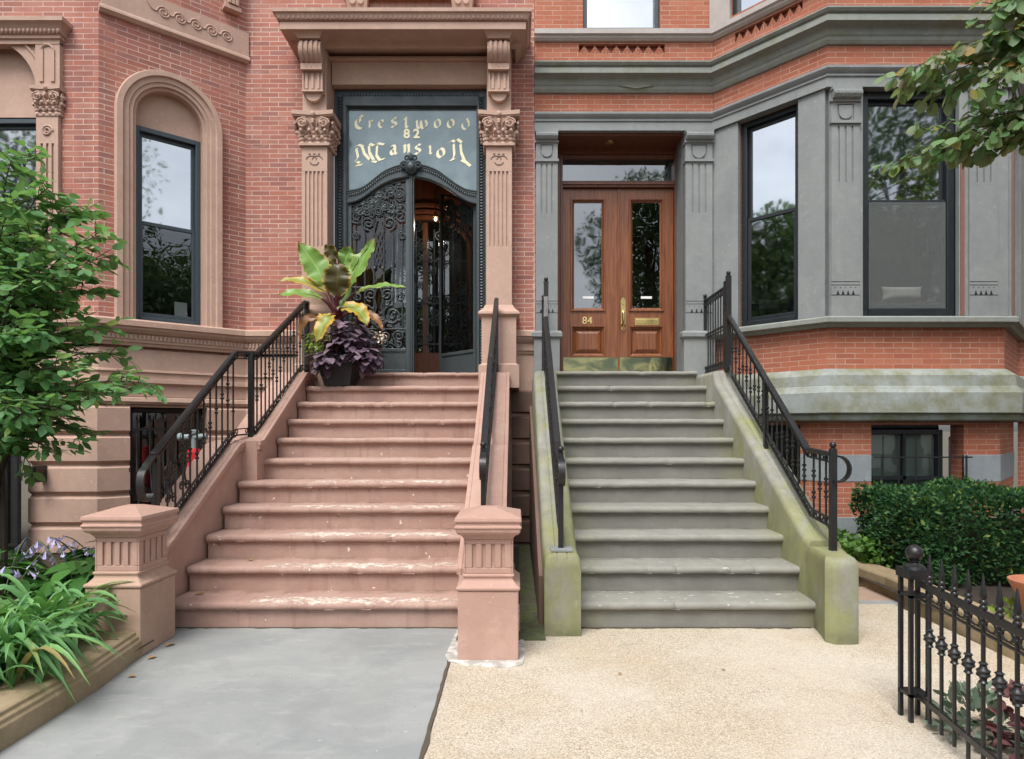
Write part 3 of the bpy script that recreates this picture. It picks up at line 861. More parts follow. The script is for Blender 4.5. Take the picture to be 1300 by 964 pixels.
def capital(mb, u0, u1, d0, d1, z0, z1, ov, side=True):
    h = z1 - z0; w = u1 - u0; rs = random.Random(3)
    mb.box(u0 - ov * .35, u1 + ov * .35, d0 - ov * .35, d1, z0, z0 + h * .07)
    mb.frus((u0, u1, d0, d1), (u0 - ov * .5, u1 + ov * .5, d0 - ov * .5, d1), z0 + h * .07, z0 + h * .86)
    # abacus with hollowed sides
    a = [(u0 - ov, d1), (u0 - ov, d0 - ov), (u0 + w * .25, d0 - ov * .7), ((u0 + u1) / 2, d0 - ov * .6), (u1 - w * .25, d0 - ov * .7), (u1 + ov, d0 - ov), (u1 + ov, d1)]
    mb.plan(a, z0 + h * .88, z1); 
    mb.plan([(u, d + .012) for u, d in a], z0 + h * .84, z0 + h * .88)
    def face(P):
        # P(s, out, z): s in 0..1 across the face, out away from the face
        def lf(sx, z, ht, wd, ot):
            for q in range(5):
                t = q / 4
                x, y, zz = P(sx, .012 + ot * t * t, z + ht * math.sin(t * 1.5) / math.sin(1.5))
                mb.ball(x, y, zz, wd * (1 - .45 * t), .016, ht * .2, 6, 4)
            x, y, zz = P(sx, ot + .02, z + ht * .93); mb.ball(x, y, zz, wd * .6, .022, .02, 6, 4)
        for sx in (.02, .34, .66, .98): lf(sx, z0 + h * .07, h * .36, w * .12, ov * .5)
        for sx in (.18, .5, .82): lf(sx, z0 + h * .26, h * .40, w * .11, ov * .6)
        for sx, sg in ((.12, 1), (.88, -1)):
            sp = spiral(0, 0, h * .155, h * .03, (PI if sg > 0 else 0), -sg * 1.75)
            mb.tube([P(sx + sg * -.06 + dx / w, ov * .8, z0 + h * .62 + dz) for dx, dz in sp], h * .032, 5)
            mb.tube([P(.5 - sg * .08, ov * .2, z0 + h * .45), P(.5 - sg * .16, ov * .45, z0 + h * .66), P(sx + sg * .05, ov * .8, z0 + h * .79), P(sx - sg * .06, ov * .85, z0 + h * .78)], h * .025, 5)
        x, y, zz = P(.5, ov * .7, z0 + h * .90); mb.ball(x, y, zz, w * .10, .03, h * .10, 8, 5)
        x, y, zz = P(.5, ov * .7, z0 + h * .70); mb.ball(x, y, zz, w * .075, .025, h * .08, 6, 4)
    face(lambda s, o, z: (u0 + s * w, d0 - o, z))
    if side:
        dd = d1 - d0
        face(lambda s, o, z: (u1 + o, d0 + s * min(dd, w), z))
        face(lambda s, o, z: (u0 - o, d0 + s * min(dd, w), z))

def fluted(mb, u0, u1, d0, d1, z0, z1, n, gw, zf0, zf1, gd=.018, margin=.12):
    mb.box(u0, u1, d0 + gd, d1, z0, z1)
    mb.box(u0, u1, d0, d0 + gd, z0, zf0); mb.box(u0, u1, d0, d0 + gd, zf1, z1)
    W = u1 - u0; inner = W * (1 - 2 * margin); st = u0 + W * margin
    xs = [st + inner * (i + .5) / n for i in range(n)]
    edges = [u0] + [v for x in xs for v in (x - gw / 2, x + gw / 2)] + [u1]
    for i in range(0, len(edges), 2): mb.box(edges[i], edges[i + 1], d0, d0 + gd, zf0, zf1)

pl = sub('bay_pilaster', house_l, (-4.97, 6.99, 2.6))
p = MB(FL)
fluted(p, -5.09, -4.86, -.05, .02, 2.612, 4.74, 3, .025, 3.3, 4.45)
p.tube([(-4.975 + dx, -.055, 4.58 + dz) for dx, dz in spiral(0, 0, .06, .012, 0, 1.8)], .011, 5)
p.build('shaft', 'brownstone', pl)
p = MB(FL); capital(p, -5.08, -4.87, -.04, .02, 4.74, 5.05, .055, True); p.build('capital', 'brownstone', pl, smooth=50)
sash_window(house_l, FL, fa0, fa1, 2.618, 4.80, .10, 3.75, 'window_frame_slate', 'glass_mid', 'glass_mid', 'bay_window', fw=.07)

# ---- scroll band on the angled wall and corbel
b = MB(AL)
b.box(.02, AW + .02, -.05, .02, 5.95, 6.24)
b.sweep([(0, 5.88), (AW + .03, 5.88)], [(-.0, .0), (.0, -.03), (.03, -.06), (.06, -.06), (.075, -.05), (.075, .0)], 'face', 'L')
for i in range(5):
    cx = .62 + i * .17; sp = spiral(cx, 6.10, .07, .01, PI, -2.0)
    b.tube([(x, -.052, z) for x, z in sp], .009, 5)
    b.tube([(cx - .07 - .10 + .1 * t, -.052, 6.10 + .07 - .07 * t - .03 * math.sin(t * PI)) for t in np.linspace(0, 1, 6)], .009, 5)
b.build('scroll_band', 'brownstone', house_l, smooth=40)
b = MB(AL); u0, u1 = on_face(AL, 284), on_face(AL, 301); zb = on_face(AL, 292, 17)[1]
b.box(u0 - .02, u1 + .02, -.10, .0, zb, zb + .05)
b.frus((u0, u1, -.08, 0), (u0 - .02, u1 + .02, -.12, 0), zb + .05, zb + .5)
for i in range(3): b.box(u0 + .02 + i * (u1 - u0 - .03) / 3, u0 + .055 + i * (u1 - u0 - .03) / 3, -.115, -.02, zb + .06, zb + .45)
b.build('corbel', 'brownstone', house_l, bevel=.004)

# ---- entrance portico
PX0, PX1, QX0, QX1 = -2.53, -2.228, -.353, -.047
PD = -.28
def pilaster(u0, u1, tongue_c):
    r = sub('entrance_pilaster', house_l, ((u0 + u1) / 2, 7.72, 1.9))
    p = MB(ML)
    fluted(p, u0, u1, PD, 0, 2.885, 4.755, 5, .026, 3.575, 4.46, margin=.1)
    p.build('shaft', 'brownstone', r, bevel=.003)
    q = MB(ML)   # incised shell on the shaft
    c = (u0 + u1) / 2
    for dx, dz, rr, a0, a1 in ((-.035, 4.60, .06, 0, PI), (.035, 4.60, .06, 0, PI), (0, 4.57, .05, PI, 2 * PI)):
        q.tube([(c + dx + rr * math.cos(a), PD, dz + rr * .7 * math.sin(a)) for a in np.linspace(a0, a1, 8)], .007, 4)
    for i in range(3): q.box(c - .07 + .055 * i, c - .045 + .055 * i, PD - .004, PD, 4.655, 4.67)
    q.build('shell_carving', 'brownstone_dark', r)
    p = MB(ML); capital(p, u0 + .005, u1 - .005, PD, 0, 4.755, 5.145, .095); p.build('capital', 'brownstone', r, smooth=50)
    p = MB(ML)
    p.box(u0 + .01, u1 - .01, PD, 0, 5.145, 5.90); p.build('upper_block', 'brownstone', r, bevel=.004)
    p = MB(ML)
    e = .11
    base = [(u0 - .05, 0), (u0 - .05, PD - .05), (u1 + .05, PD - .05), (u1 + .05, 0)]
    pa = [(x, 8.0 + d) for x, d in base]
    p2 = MB()
    p2.sweep(pa, [(-.2, 2.885), (-.045, 2.885), (-.03, 2.86), (-.02, 2.84), (.0, 2.82), (.035, 2.79), (.04, 2.765), (.02, 2.745), (.0, 2.735), (.0, 2.19), (.012, 2.175), (.035, 2.165), (.035, 1.9), (-.2, 1.9)])
    p2.box(u0, u1, 7.75, 8.0, 1.9, 2.88)
    p2.build('pedestal', 'brownstone', r, smooth=30)
    k = MB(ML)    # console bracket
    b0, b1 = tongue_c - .118, tongue_c + .118
    def rib(u0, u1, dd=0): k.extr([(PD, 5.90), (PD - .17 - dd, 5.90), (PD - .21 - dd, 5.86), (PD - .22 - dd, 5.80), (PD - .20 - dd, 5.735), (PD - .15 - dd, 5.69), (PD - .12, 5.66), (PD, 5.66)], u0, u1)
    rib(b0 - .01, b1 + .01)
    for i in range(4): rib(b0 + .012 + i * .057, b0 + .043 + i * .057, .018)
    k.box(b0 - .005, b1 + .005, PD - .14, PD, 5.59, 5.66)
    for i in range(3): k.ball(tongue_c + (i - 1) * .06, PD - .14, 5.625, .012, .008, .012, 6, 4)
    k.box(b0, b1, PD - .075, PD, 5.375, 5.59)
    for i in range(3): k.box(b0 + .035 + i * .068, b0 + .063 + i * .068, PD - .092, PD - .07, 5.39, 5.58)
    k.box(b0, b0 + .016, PD - .092, PD - .07, 5.375, 5.59); k.box(b1 - .016, b1, PD - .092, PD - .07, 5.375, 5.59)
    k.box(b0 - .008, b1 + .008, PD - .10, PD, 5.355, 5.375)
    k.prism([(tongue_c + .095 * math.cos(a), 5.355 + .095 * math.sin(a)) for a in np.linspace(PI, 2 * PI, 14)], PD - .06, PD)
    k.build('console_bracket', 'brownstone', r, smooth=35)
    return r
pilaster(PX0, PX1, -2.375); pilaster(QX0, QX1, -.2)
c = MB()
cp = [(-2.68, 8.0), (-2.68, 7.42), (.112, 7.42), (.112, 8.0)]
c.sweep(cp, [(-.3, 5.957), (0, 5.957), (0, 6.035), (-.012, 6.04), (-.012, 6.052), (.02, 6.056), (.035, 6.085), (.045, 6.112), (.065, 6.118), (.068, 6.158), (-.3, 6.20)])
c.plan([(-2.5, 7.6), (-.05, 7.6), (-.05, 8.0), (-2.5, 8.0)], 5.96, 6.195)
k = -2.68
while k < .12:
    c.ball(k, 7.42 - .022, 6.078, .019, .02, .024, 6, 4); k += .055
k = 7.46
while k < 7.95:
    c.ball(.134, k, 6.078, .02, .019, .024, 6, 4); c.ball(-2.702, k, 6.078, .02, .019, .024, 6, 4); k += .055
c.sweep([(PX0 - .06, 8.0), (PX0 - .06, 7.70), (QX1 + .06, 7.70), (QX1 + .06, 8.0)], [(-.02, 5.90), (.0, 5.90), (.015, 5.92), (.03, 5.925), (.05, 5.957), (-.05, 5.957)])
for cc in (-2.375, -.2): c.sweep([(cc - .12, 7.75), (cc - .12, 7.50), (cc + .12, 7.50), (cc + .12, 7.75)], [(-.12, 5.90), (.01, 5.90), (.02, 5.93), (.05, 5.957), (-.12, 5.957)])
c.build('portico_cornice', 'brownstone', house_l, smooth=30)
c = MB(ML)
c.box(PX1, QX0, -.09, .18, 5.585, 5.86); c.box(PX1 - .02, QX0 + .02, -.14, 0, 5.86, 5.90)
c.build('portico_frieze', 'brownstone', house_l, bevel=.004)
c = MB(ML)
c.box(X(436, 7.9), X(604, 7.9), -.14, 0, 6.62, 6.76)
for a, b_ in ((440, 465), (574, 599)):
    c.frus((X(a, 7.86), X(b_, 7.86), -.12, 0), (X(a, 7.86) - .02, X(b_, 7.86) + .02, -.16, 0), 6.49, 6.62)
    for q in (.3, .7): c.lathe((X(a, 7.86) + (X(b_, 7.86) - X(a, 7.86)) * q, 6.56), 0, [(.035, -.13), (.035, -.15), (.012, -.152)], 10, 'd')
c.build('upper_sill', 'brownstone', house_l, smooth=30)
c = MB(ML); c.box(X(466, 7.95), X(574, 7.95), -.07, 0, 6.53, 6.62); c.build('sill_board', 'oak_door', house_l)
sash_window(house_l, ML, -1.83, -.77, 6.78, 7.68, .1, None, 'window_frame_black', 'glass_strong', None, 'upper_window')

# ---- iron gate: frame, transom, leaves
YG = 8.03
def gp(pts): return [(X(420 + a / 3.325, YG), Z(190 + b / 3.325, YG)) for a, b in pts]
lowL = gp([(60, 228), (110, 217), (150, 193), (185, 165), (220, 143), (270, 122), (340, 110), (410, 122), (460, 143), (500, 167), (540, 197), (580, 220), (620, 229)])
upL = gp([(60, 178), (110, 172), (150, 155), (190, 120), (230, 90), (280, 70), (340, 62), (400, 70), (450, 90), (490, 120), (530, 150), (570, 172), (620, 178)])
def smooth_line(pts, n=60):
    xs = [p[0] for p in pts]; zs = [p[1] for p in pts]
    q = np.linspace(xs[0], xs[-1], n); y = np.interp(q, xs, zs)
    ker = np.array([1, 2, 3, 2, 1]) / 9; yp = np.pad(y, 2, mode='edge'); y = np.convolve(yp, ker, 'valid')
    return list(zip(q.tolist(), y.tolist()))
lowS, upS = smooth_line(lowL), smooth_line(upL)
gate = sub('entrance_gate', house_l, (-1.28, 8.03, 2.09))
G0, G1, GC = -2.07, -.484, -1.283
f = MB(ML)
f.box(PX1, G0 - .0, .02, .14, 2.09, 5.583); f.box(G1, QX0, .02, .14, 2.09, 5.583); f.box(G0, G1, .02, .14, 5.37, 5.583)
for u in (PX1 + .07, QX0 - .07):
    z = 2.2
    while z < 5.5: f.ball(u, .018, z, .028, .018, .014, 6, 4); f.ball(u - .03, .018, z + .017, .012, .014, .012, 5, 3); f.ball(u + .03, .018, z + .017, .012, .014, .012, 5, 3); z += .036
u = PX1 + .1
while u < QX0 - .1: f.ball(u, .018, 5.52, .014, .018, .024, 6, 4); u += .036
for a, b_ in ((G0 - .035, G0 - .012), (G1 + .012, G1 + .035)): f.box(a, b_, .0, .02, 2.09, 5.40)
f.box(G0 - .012, G1 + .012, .0, .02, 5.377, 5.40)
f.build('gate_frame', 'bronze_frame', gate, smooth=40)
f = MB(ML)
f.prism(lowS + upS[::-1], .03, .12)
zlow = lambda u: float(np.interp(u, [p[0] for p in lowS], [p[1] for p in lowS]))
zup = lambda u: float(np.interp(u, [p[0] for p in upS], [p[1] for p in upS]))
for t in (.0, .82, 1.0):
    f.tube([(a[0], .028, a[1] + (b_[1] - a[1]) * t) for a, b_ in zip(lowS, upS)], .013, 5)
n = 64
for i in range(n):
    u = G0 + .02 + (G1 - G0 - .04) * i / (n - 1); a, b_ = zlow(u), zup(u)
    f.ball(u, .026, a + (b_ - a) * .62, .010, .014, .022, 6, 4)
# crest
cz = Z(212, YG)
f.ball(GC, .0, cz - .02, .085, .05, .09, 10, 7); f.ball(GC, -.04, cz - .02, .05, .03, .06, 8, 6)
for sx in (-1, 1):
    f.tube([(GC + sx * dx, -.02, cz + dz) for dx, dz in spiral(.085, -.0, .05, .012, PI, -1.4)], .014, 5)
    f.tube([(GC + sx * dx, -.02, cz + dz) for dx, dz in spiral(.045, .085, .035, .01, PI, -1.2)], .012, 5)
f.ball(GC, -.01, cz + .10, .03, .03, .05, 8, 5)
f.build('arched_rail', 'bronze_frame', gate, smooth=40)
tg = MB(ML)
tp = [(G0 - .01, 5.375)] + [(a, b_ - .02) for a, b_ in upS] + [(G1 + .01, 5.375)]
tp = [(min(max(a, G0 - .01), G1 + .01), b_) for a, b_ in tp]
tg.panel(tp, [], .07)
transom = tg.build('transom_pane', 'glass_transom', gate)

# lettering: broad-nib strokes
def nib(mb, strokes, x0, z0, w, h, d, pen, ang=0.70):
    nx, nz = pen * math.cos(ang), pen * math.sin(ang)
    for i, st in enumerate(strokes):
        pts = [(x0 + a * w, z0 + b * h) for a, b in st]
        dd = d - .0006 * (i % 6)
        P = []
        for x, z in pts: P += [(x - nx / 2, dd, z - nz / 2), (x + nx / 2, dd, z + nz / 2)]
        mb.add(P, [(2 * k, 2 * k + 1, 2 * k + 3, 2 * k + 2) for k in range(len(pts) - 1)])
def arc(cx, cy, rx, ry, a0, a1, n=12): return [(cx + rx * math.cos(math.radians(a)), cy + ry * math.sin(math.radians(a))) for a in np.linspace(a0, a1, n)]
GL = {
 'C': [arc(.56, .46, .44, .48, 95, 320, 16), [(.42, .96), (.56, 1.10), (.74, .96), (.90, 1.06)], [(.52, .86), (.54, .55)]],
 'r': [[(.2, 0), (.2, .75), (.1, .95)], [(.35, .85), (.6, 1.0), (.85, .85)]],
 'e': [arc(.5, .5, .40, .5, 60, 310), [(.2, .45), (.75, .65), (.7, .95)]],
 's': [[(.85, .92), (.5, 1.0), (.2, .8), (.3, .58)], [(.3, .55), (.75, .45), (.8, .2), (.5, 0), (.1, .06)]],
 't': [[(.5, 1.3), (.5, .15), (.7, 0), (.9, .1)], [(.1, .95), (.4, 1.02)]],
 'w': [[(.08, 1.0), (.12, .3), (.25, 0)], [(.42, .95), (.42, .2), (.30, .0)], [(.55, 0), (.85, .18), (.95, .6), (.80, 1.0)], [(.42, .95), (.55, .0)]],
 'o': [arc(.5, .5, .38, .5, 110, 275), arc(.5, .5, .38, .5, -70, 95)],
 'd': [arc(.45, .38, .36, .40, 100, 290), [(.55, .0), (.85, .25), (.88, .7), (.6, 1.2)]],
 'a': [[(.2, .9), (.6, 1.0), (.75, .75), (.72, .15), (.92, .02)], arc(.45, .28, .28, .30, 60, 300)],
 'n': [[(.15, .95), (.25, .8), (.25, 0)], [(.45, .85), (.7, 1.0), (.8, .7), (.78, 0)]],
 'i': [[(.35, .95), (.5, .75), (.5, .1), (.75, 0)]],
 'M': [[(.03, .85), (.18, 1.0), (.32, .9)], [(.10, .80), (.16, .3), (.05, .02)], [(.28, .92), (.36, .5), (.52, .18)], [(.50, .95), (.52, .55), (.66, .12)], [(.52, 1.05), (.66, .95)], [(.68, .95), (.78, 1.08), (.98, 1.0)], [(.76, .95), (.74, .4), (.84, .15), (.99, .22)], [(-.08, -.42), (.08, -.18), (.30, -.10)], [(.12, .05), (.22, -.02)], [(.6, .1), (.74, .02)]],
 'N': [[(.0, .90), (.18, 1.02), (.30, .95)], [(.25, .85), (.28, .35), (.18, .08)], [(.42, 1.08), (.62, .92)], [(.56, .85), (.60, .45), (.76, .06), (1.02, -.16)], [(.60, .12), (.86, -.02)], [(.08, .10), (.3, .16)]],
}
def zx(a): return X(320 + a / 3.611, 8.09)
def zz(b_): return Z(b_ / 3.611, 8.09)
for ch, a0, a1, b1, b0, pen in (('C', 472, 520, 540, 593, .028), ('r', 537, 558, 556, 590, .02), ('e', 580, 610, 555, 590, .02), ('s', 637, 668, 545, 588, .026), ('t', 692, 722, 552, 590, .026),
                                ('w', 752, 806, 556, 596, .022), ('o', 834, 868, 553, 590, .022), ('o', 893, 930, 553, 590, .022), ('d', 960, 1000, 556, 596, .02),
                                ('M', 465, 610, 668, 750, .036), ('a', 632, 666, 670, 712, .026), ('n', 694, 727, 666, 704, .028), ('s', 745, 778, 666, 710, .026), ('i', 806, 830, 670, 710, .02),
                                ('o', 846, 886, 685, 726, .028), ('N', 900, 1000, 650, 750, .036)):
    lt = MB(ML); nib(lt, GL[ch], zx(a0), zz(b0), zx(a1) - zx(a0), zz(b1) - zz(b0), .066, pen * (1.05 if ch in 'MN' else 1.5)); lt.build('letter', 'gold_leaf', gate)

def text_mesh(name, body, size, loc, mat, parent, bold=0.0, ext=.002, rot=(PI / 2, 0, 0)):
    cu = bpy.data.curves.new(name, 'FONT'); cu.body = body; cu.size = size; cu.align_x = 'CENTER'; cu.align_y = 'CENTER'; cu.extrude = ext; cu.offset = bold; cu.resolution_u = 4
    o = bpy.data.objects.new(name, cu); COL.objects.link(o)
    dg = bpy.context.evaluated_depsgraph_get(); dg.update()
    me = bpy.data.meshes.new_from_object(o.evaluated_get(dg)); me.name = name
    COL.objects.unlink(o); bpy.data.objects.remove(o)
    me.materials.clear(); me.materials.append(MAT[mat])
    ob = bpy.data.objects.new(name, me); COL.objects.link(ob); ob.parent = parent
    ob.location = Vector(loc) - parent_world(parent); ob.rotation_euler = rot
    return ob
nm = text_mesh('house_number', '8 2', .155, ((zx(693) + zx(773)) / 2, 8.064, zz(620)), 'gold_leaf', gate, .006)

def gate_leaf(fr, name, mirror, wd):
    rt = sub(name, gate, (fr[0][0], fr[0][1], 2.11))
    zl = (lambda u: zlow(G0 + u)) if not mirror else (lambda u: zlow(G1 - u))
    f = MB(fr)
    f.box(0, .045, -.02, .025, 2.11, zl(.02) - .004); f.box(wd - .045, wd, -.02, .025, 2.11, zl(wd - .02) - .004)
    f.box(.045, wd - .045, -.02, .025, 2.11, 2.15); f.box(.045, wd - .045, -.02, .025, 2.37, 2.41)
    for z in (2.645, 3.16): f.box(.045, wd - .045, -.008, .008, z, z + .012)
    tp = [(u, zl(u) - .03) for u in np.linspace(.045, wd - .045, 16)]
    f.tube([(u, 0, z) for u, z in tp], .016, 5)
    f.build('leaf_frame', 'bronze_gate', rt, bevel=.004)
    f = MB(fr); f.box(.045, wd - .045, -.006, .012, 2.15, 2.37); f.build('kick_plate', 'bronze_gate', rt)
    f = MB(fr)
    for q in (.12, .27, .42, .58, .73, .88):
        f.tube([(q * wd, 0, 2.65), (q * wd, 0, min(4.25, zl(q * wd) - .05))], .009, 5)
    f.build('bar_set', 'bronze_gate', rt, smooth=60)
    f = MB(fr); W = wd - .09; o = .045
    def sp(cx, cz, r, a0, tn, rad=.010, dd=-.012): f.tube([(x, dd, z) for x, z in spiral(cx, cz, r, .012, a0, tn)], [rad] * 1 + [rad] * (max(8, int(abs(tn) * 16))), 5)
    def leafb(cx, cz, r): f.ball(cx, -.02, cz, r, .012, r * .55, 6, 4); f.ball(cx + r * .5, -.022, cz + r * .6, r * .6, .012, r * .5, 5, 3)
    for i, q in enumerate((.13, .38, .62, .87)):
        s_ = 1 if i % 2 == 0 else -1
        sp(o + q * W, 2.565, .075, PI / 2 * s_, 1.8 * s_); sp(o + q * W, 2.465, .05, -PI / 2 * s_, -1.6 * s_)
    for s_ in (-1, 1):
        c = o + .5 * W
        sp(c + s_ * .17, 2.82, .125, PI / 2 + (PI if s_ < 0 else 0) * 0, s_ * 2.0, .012)
        sp(c + s_ * .10, 3.07, .085, -PI / 2, s_ * 1.7, .011)
        sp(c + s_ * .26, 3.05, .06, PI / 2, -s_ * 1.5)
        sp(c + s_ * .05, 2.74, .045, PI / 2, -s_ * 1.5)
        f.tube([(c + s_ * x, -.012, z) for x, z in ((.0, 2.66), (.09, 2.74), (.03, 2.92), (.06, 3.05), (.0, 3.22))], .011, 5)
        f.tube([(c + s_ * x, -.012, z) for x, z in ((.0, 3.42), (.045, 3.55), (.0, 3.70), (.06, 3.86), (.02, 4.0))], .010, 5)
        f.tube([(c + s_ * x, -.012, z) for x, z in ((.045, 3.42), (.0, 3.55), (.045, 3.70), (.0, 3.86))], .008, 5)
        f.ball(c + s_ * .05, -.012, 3.40, .018, .018, .025, 6, 4)
        sp(c + s_ * .13, 3.95, .085, -PI / 2, s_ * 1.6, .011); sp(c + s_ * .29, 3.80, .05, PI / 2, s_ * 1.5)
        sp(c + s_ * .27, 4.03, .09, PI, s_ * -1.8, .011)
        for _ in range(5): leafb(c + s_ * random.uniform(.05, .3), random.uniform(2.68, 3.1), random.uniform(.018, .032))
    # upper scrolls fill the space up to the arch; a running S along the arch
    for k in range(48):
        q = random.uniform(.07, .93); u = o + q * W; top = zl(u) - .07
        z = random.uniform(4.05, max(4.1, top)); r = min(.04 + .05 * random.random(), top - z + .03)
        if r > .025 and top > 4.1: sp(u, z, r, random.uniform(0, 6.28), random.choice((-1, 1)) * random.uniform(1.3, 2.0), .0085, -.004 - .02 * random.random())
        if top > 4.1 and k % 2: leafb(u, z, random.uniform(.02, .036))
    f.build('scrollwork', 'bronze_gate', rt, smooth=60)
    g = MB(fr); gt = [(.04, 2.38)] + [(wd - .04, 2.38)] + [(u, zl(u) - .02) for u in np.linspace(wd - .04, .04, 16)]
    g.panel(gt, [], .022); g.build('leaf_pane', 'glass_thin', rt)
    return rt
LW = GC - .03 - G0
gate_leaf(((G0, 8.07), (G0 + 1, 8.07)), 'gate_leaf', False, LW)
th = math.radians(48)
gate_leaf(((G1, 8.09), (G1 - math.cos(th), 8.09 + math.sin(th))), 'gate_leaf', True, G1 - GC - .03)
f = MB(ML); f.box(GC - .03, GC + .028, .035, .115, 2.10, zlow(GC) + .02); f.tube([(GC, .03, 2.12), (GC, .03, zlow(GC))], .014, 6); f.build('meeting_stile', 'bronze_frame', gate, smooth=40)

# a lit pendant in the hall behind the open leaf
pd = sub('hall_lamp', house_l, (-1.10, 8.95, 4.3))
q = MB(); q.ball(-1.10, 8.95, 4.29, .020, None, .028, 12, 8); q.build('bulb', 'lamp_glow', pd, smooth=80)
q = MB(); q.tube([(-1.10, 8.95, 4.34), (-1.10, 8.95, 4.98)], .006, 5); q.lathe(-1.10, 8.95, [(.012, 4.40), (.05, 4.33), (.055, 4.31)], 14, cap=False); q.build('cord', 'brass', pd, smooth=40)
ld = bpy.data.lights.new('hall_lamp_light', 'POINT'); ld.energy = 2.5; ld.color = (1, .86, .68); ld.shadow_soft_size = .06
lo_ = bpy.data.objects.new('hall_lamp_light', ld); COL.objects.link(lo_); lo_.location = (-1.10, 8.90, 4.18)
# vestibule and inner door
v = MB(ML)
VX0, VX1, VY = -2.22, -.36, 1.32
v.add([(VX0, .16, 2.1), (VX1, .16, 2.1), (VX1, VY, 2.1), (VX0, VY, 2.1), (VX0, .16, 5.0), (VX1, .16, 5.0), (VX1, VY, 5.0), (VX0, VY, 5.0)],
      [(0, 1, 2, 3), (4, 5, 6, 7), (0, 3, 7, 4), (1, 2, 6, 5)])
v.build('vestibule', 'dark_wood', house_l)
v = MB(ML)
ic, ir = -1.29, .62
v.panel(rect(VX0, VX1, 2.1, 5.0), [arch_poly(ic - ir, ic + ir, 2.16, 3.95, ir * .72)], VY - .05, .1)
for k, (dr, dd) in enumerate(((.02, .03), (.10, .05), (.19, .07))):
    v.tube([(u, VY - .06 - dd * .3, z) for u, z in [(ic - ir - dr, 2.15)] + arch_pts(ic - ir - dr, ic + ir + dr, 3.95, ir * .72 + dr, 18) + [(ic + ir + dr, 2.15)]], .035, 6)
v.box(ic - ir, ic + ir, VY - .03, VY + .02, 2.11, 2.50); v.box(ic - .035, ic + .035, VY - .03, VY + .02, 2.5, 4.35)
idoor = v.build('inner_door', 'oak_frame', house_l, smooth=35)
v = MB(ML)
for k in range(46):
    x = random.uniform(ic - ir + .08, ic + ir - .08); z = random.uniform(2.6, 4.3)
    if z > 3.95 and abs(x - ic) > ir * .75: continue
    v.tube([(a, VY - .03, b_) for a, b_ in spiral(x, z, random.uniform(.05, .11), .012, random.uniform(0, 6.28), random.choice((-1, 1)) * random.uniform(1.3, 2))], .009, 4)
for q in (-.4, -.13, .13, .4): v.tube([(ic + q, VY - .03, 2.5), (ic + q, VY - .03, 4.25)], .012, 5)
for q in (2.62, 3.2, 3.8): v.tube([(ic - ir, VY - .03, q), (ic + ir, VY - .03, q)], .012, 5)
v.build('inner_grille', 'bronze_gate', idoor, smooth=60)
v = MB(ML); v.panel(arch_poly(ic - ir, ic + ir, 2.5, 3.95, ir * .72), [], VY + .03); v.build('inner_pane', 'glass_soft', idoor)
v = MB(ML); v.box(-2.3, -.3, VY + .9, VY + .95, 2.0, 5.0); v.box(-2.3, -.3, VY + .1, VY + .9, 2.0, 2.05); v.build('hall', 'dark_room', house_l)
# ================================================================== RIGHT HOUSE
MR = ML
AR = ((2.41, 8.0), (3.327, 6.99)); FR = ((0, 6.99), (1, 6.99)); SR = ((5.22, 6.99), (6.14, 8.0))
RPATH = [(0.225, 8.0), (2.41, 8.0), (3.327, 6.99), (5.22, 6.99), (6.14, 8.0), (9.0, 8.0)]
ARW = math.hypot(.917, 1.01); SRW = math.hypot(.92, 1.01)
house_r = thing('brick_house', (3.0, 8, 0), 'orange red brick house with blue grey stone trim, bay window and wooden double door', 'house')
WZ0, WZ1 = 2.60, 5.035
fr0, fr1 = X(1092, 6.99), X(1213, 6.99)                 # front bay opening
ar0, ar1 = on_face(AR, 940), on_face(AR, 1016)
sr0, sr1 = SRW - ar1, SRW - ar0
tooth = rect(X(735, 8), X(844, 8), Z(69, 8), Z(56, 8))
ta0, ta1 = on_face(AR, 933), on_face(AR, 1019)
w = MB(MR)
w.panel(rect(.225, 2.41, 2.06, 7.8), [rect(X(708, 7.9), X(870, 7.9), 2.06, 5.03), tooth, rect(.82, 1.765, 6.29, 7.6)], 0, .3)
zt0, zt1 = tooth[0][1], tooth[2][1]
w.set(AR); w.panel(rect(0, ARW, 2.06, 7.8), [rect(ar0, ar1, WZ0, WZ1), rect(ta0, ta1, zt0, zt1), rect(.25, 1.15, 6.35, 7.6)], 0, .12)
w.set(FR); w.panel(rect(3.327, 5.22, 2.06, 7.8), [rect(fr0, fr1, WZ0, WZ1)], 0, .2)
w.set(SR); w.panel(rect(0, SRW, 2.06, 7.8), [rect(sr0, sr1, WZ0, WZ1)], 0, .12)
w.set(MR); w.panel(rect(6.14, 9.0, 0, 7.8), [], 0)
w.build('brick_wall', 'brick_red_right', house_r)
r = MB(MR); r.plan([(.225, 0), (2.41, 0), (3.327, -1.01), (5.22, -1.01), (6.14, 0), (9, 0), (9, 6), (.225, 6)], 7.8, 7.9); r.build('flat_roof', 'grey_trim', house_r)

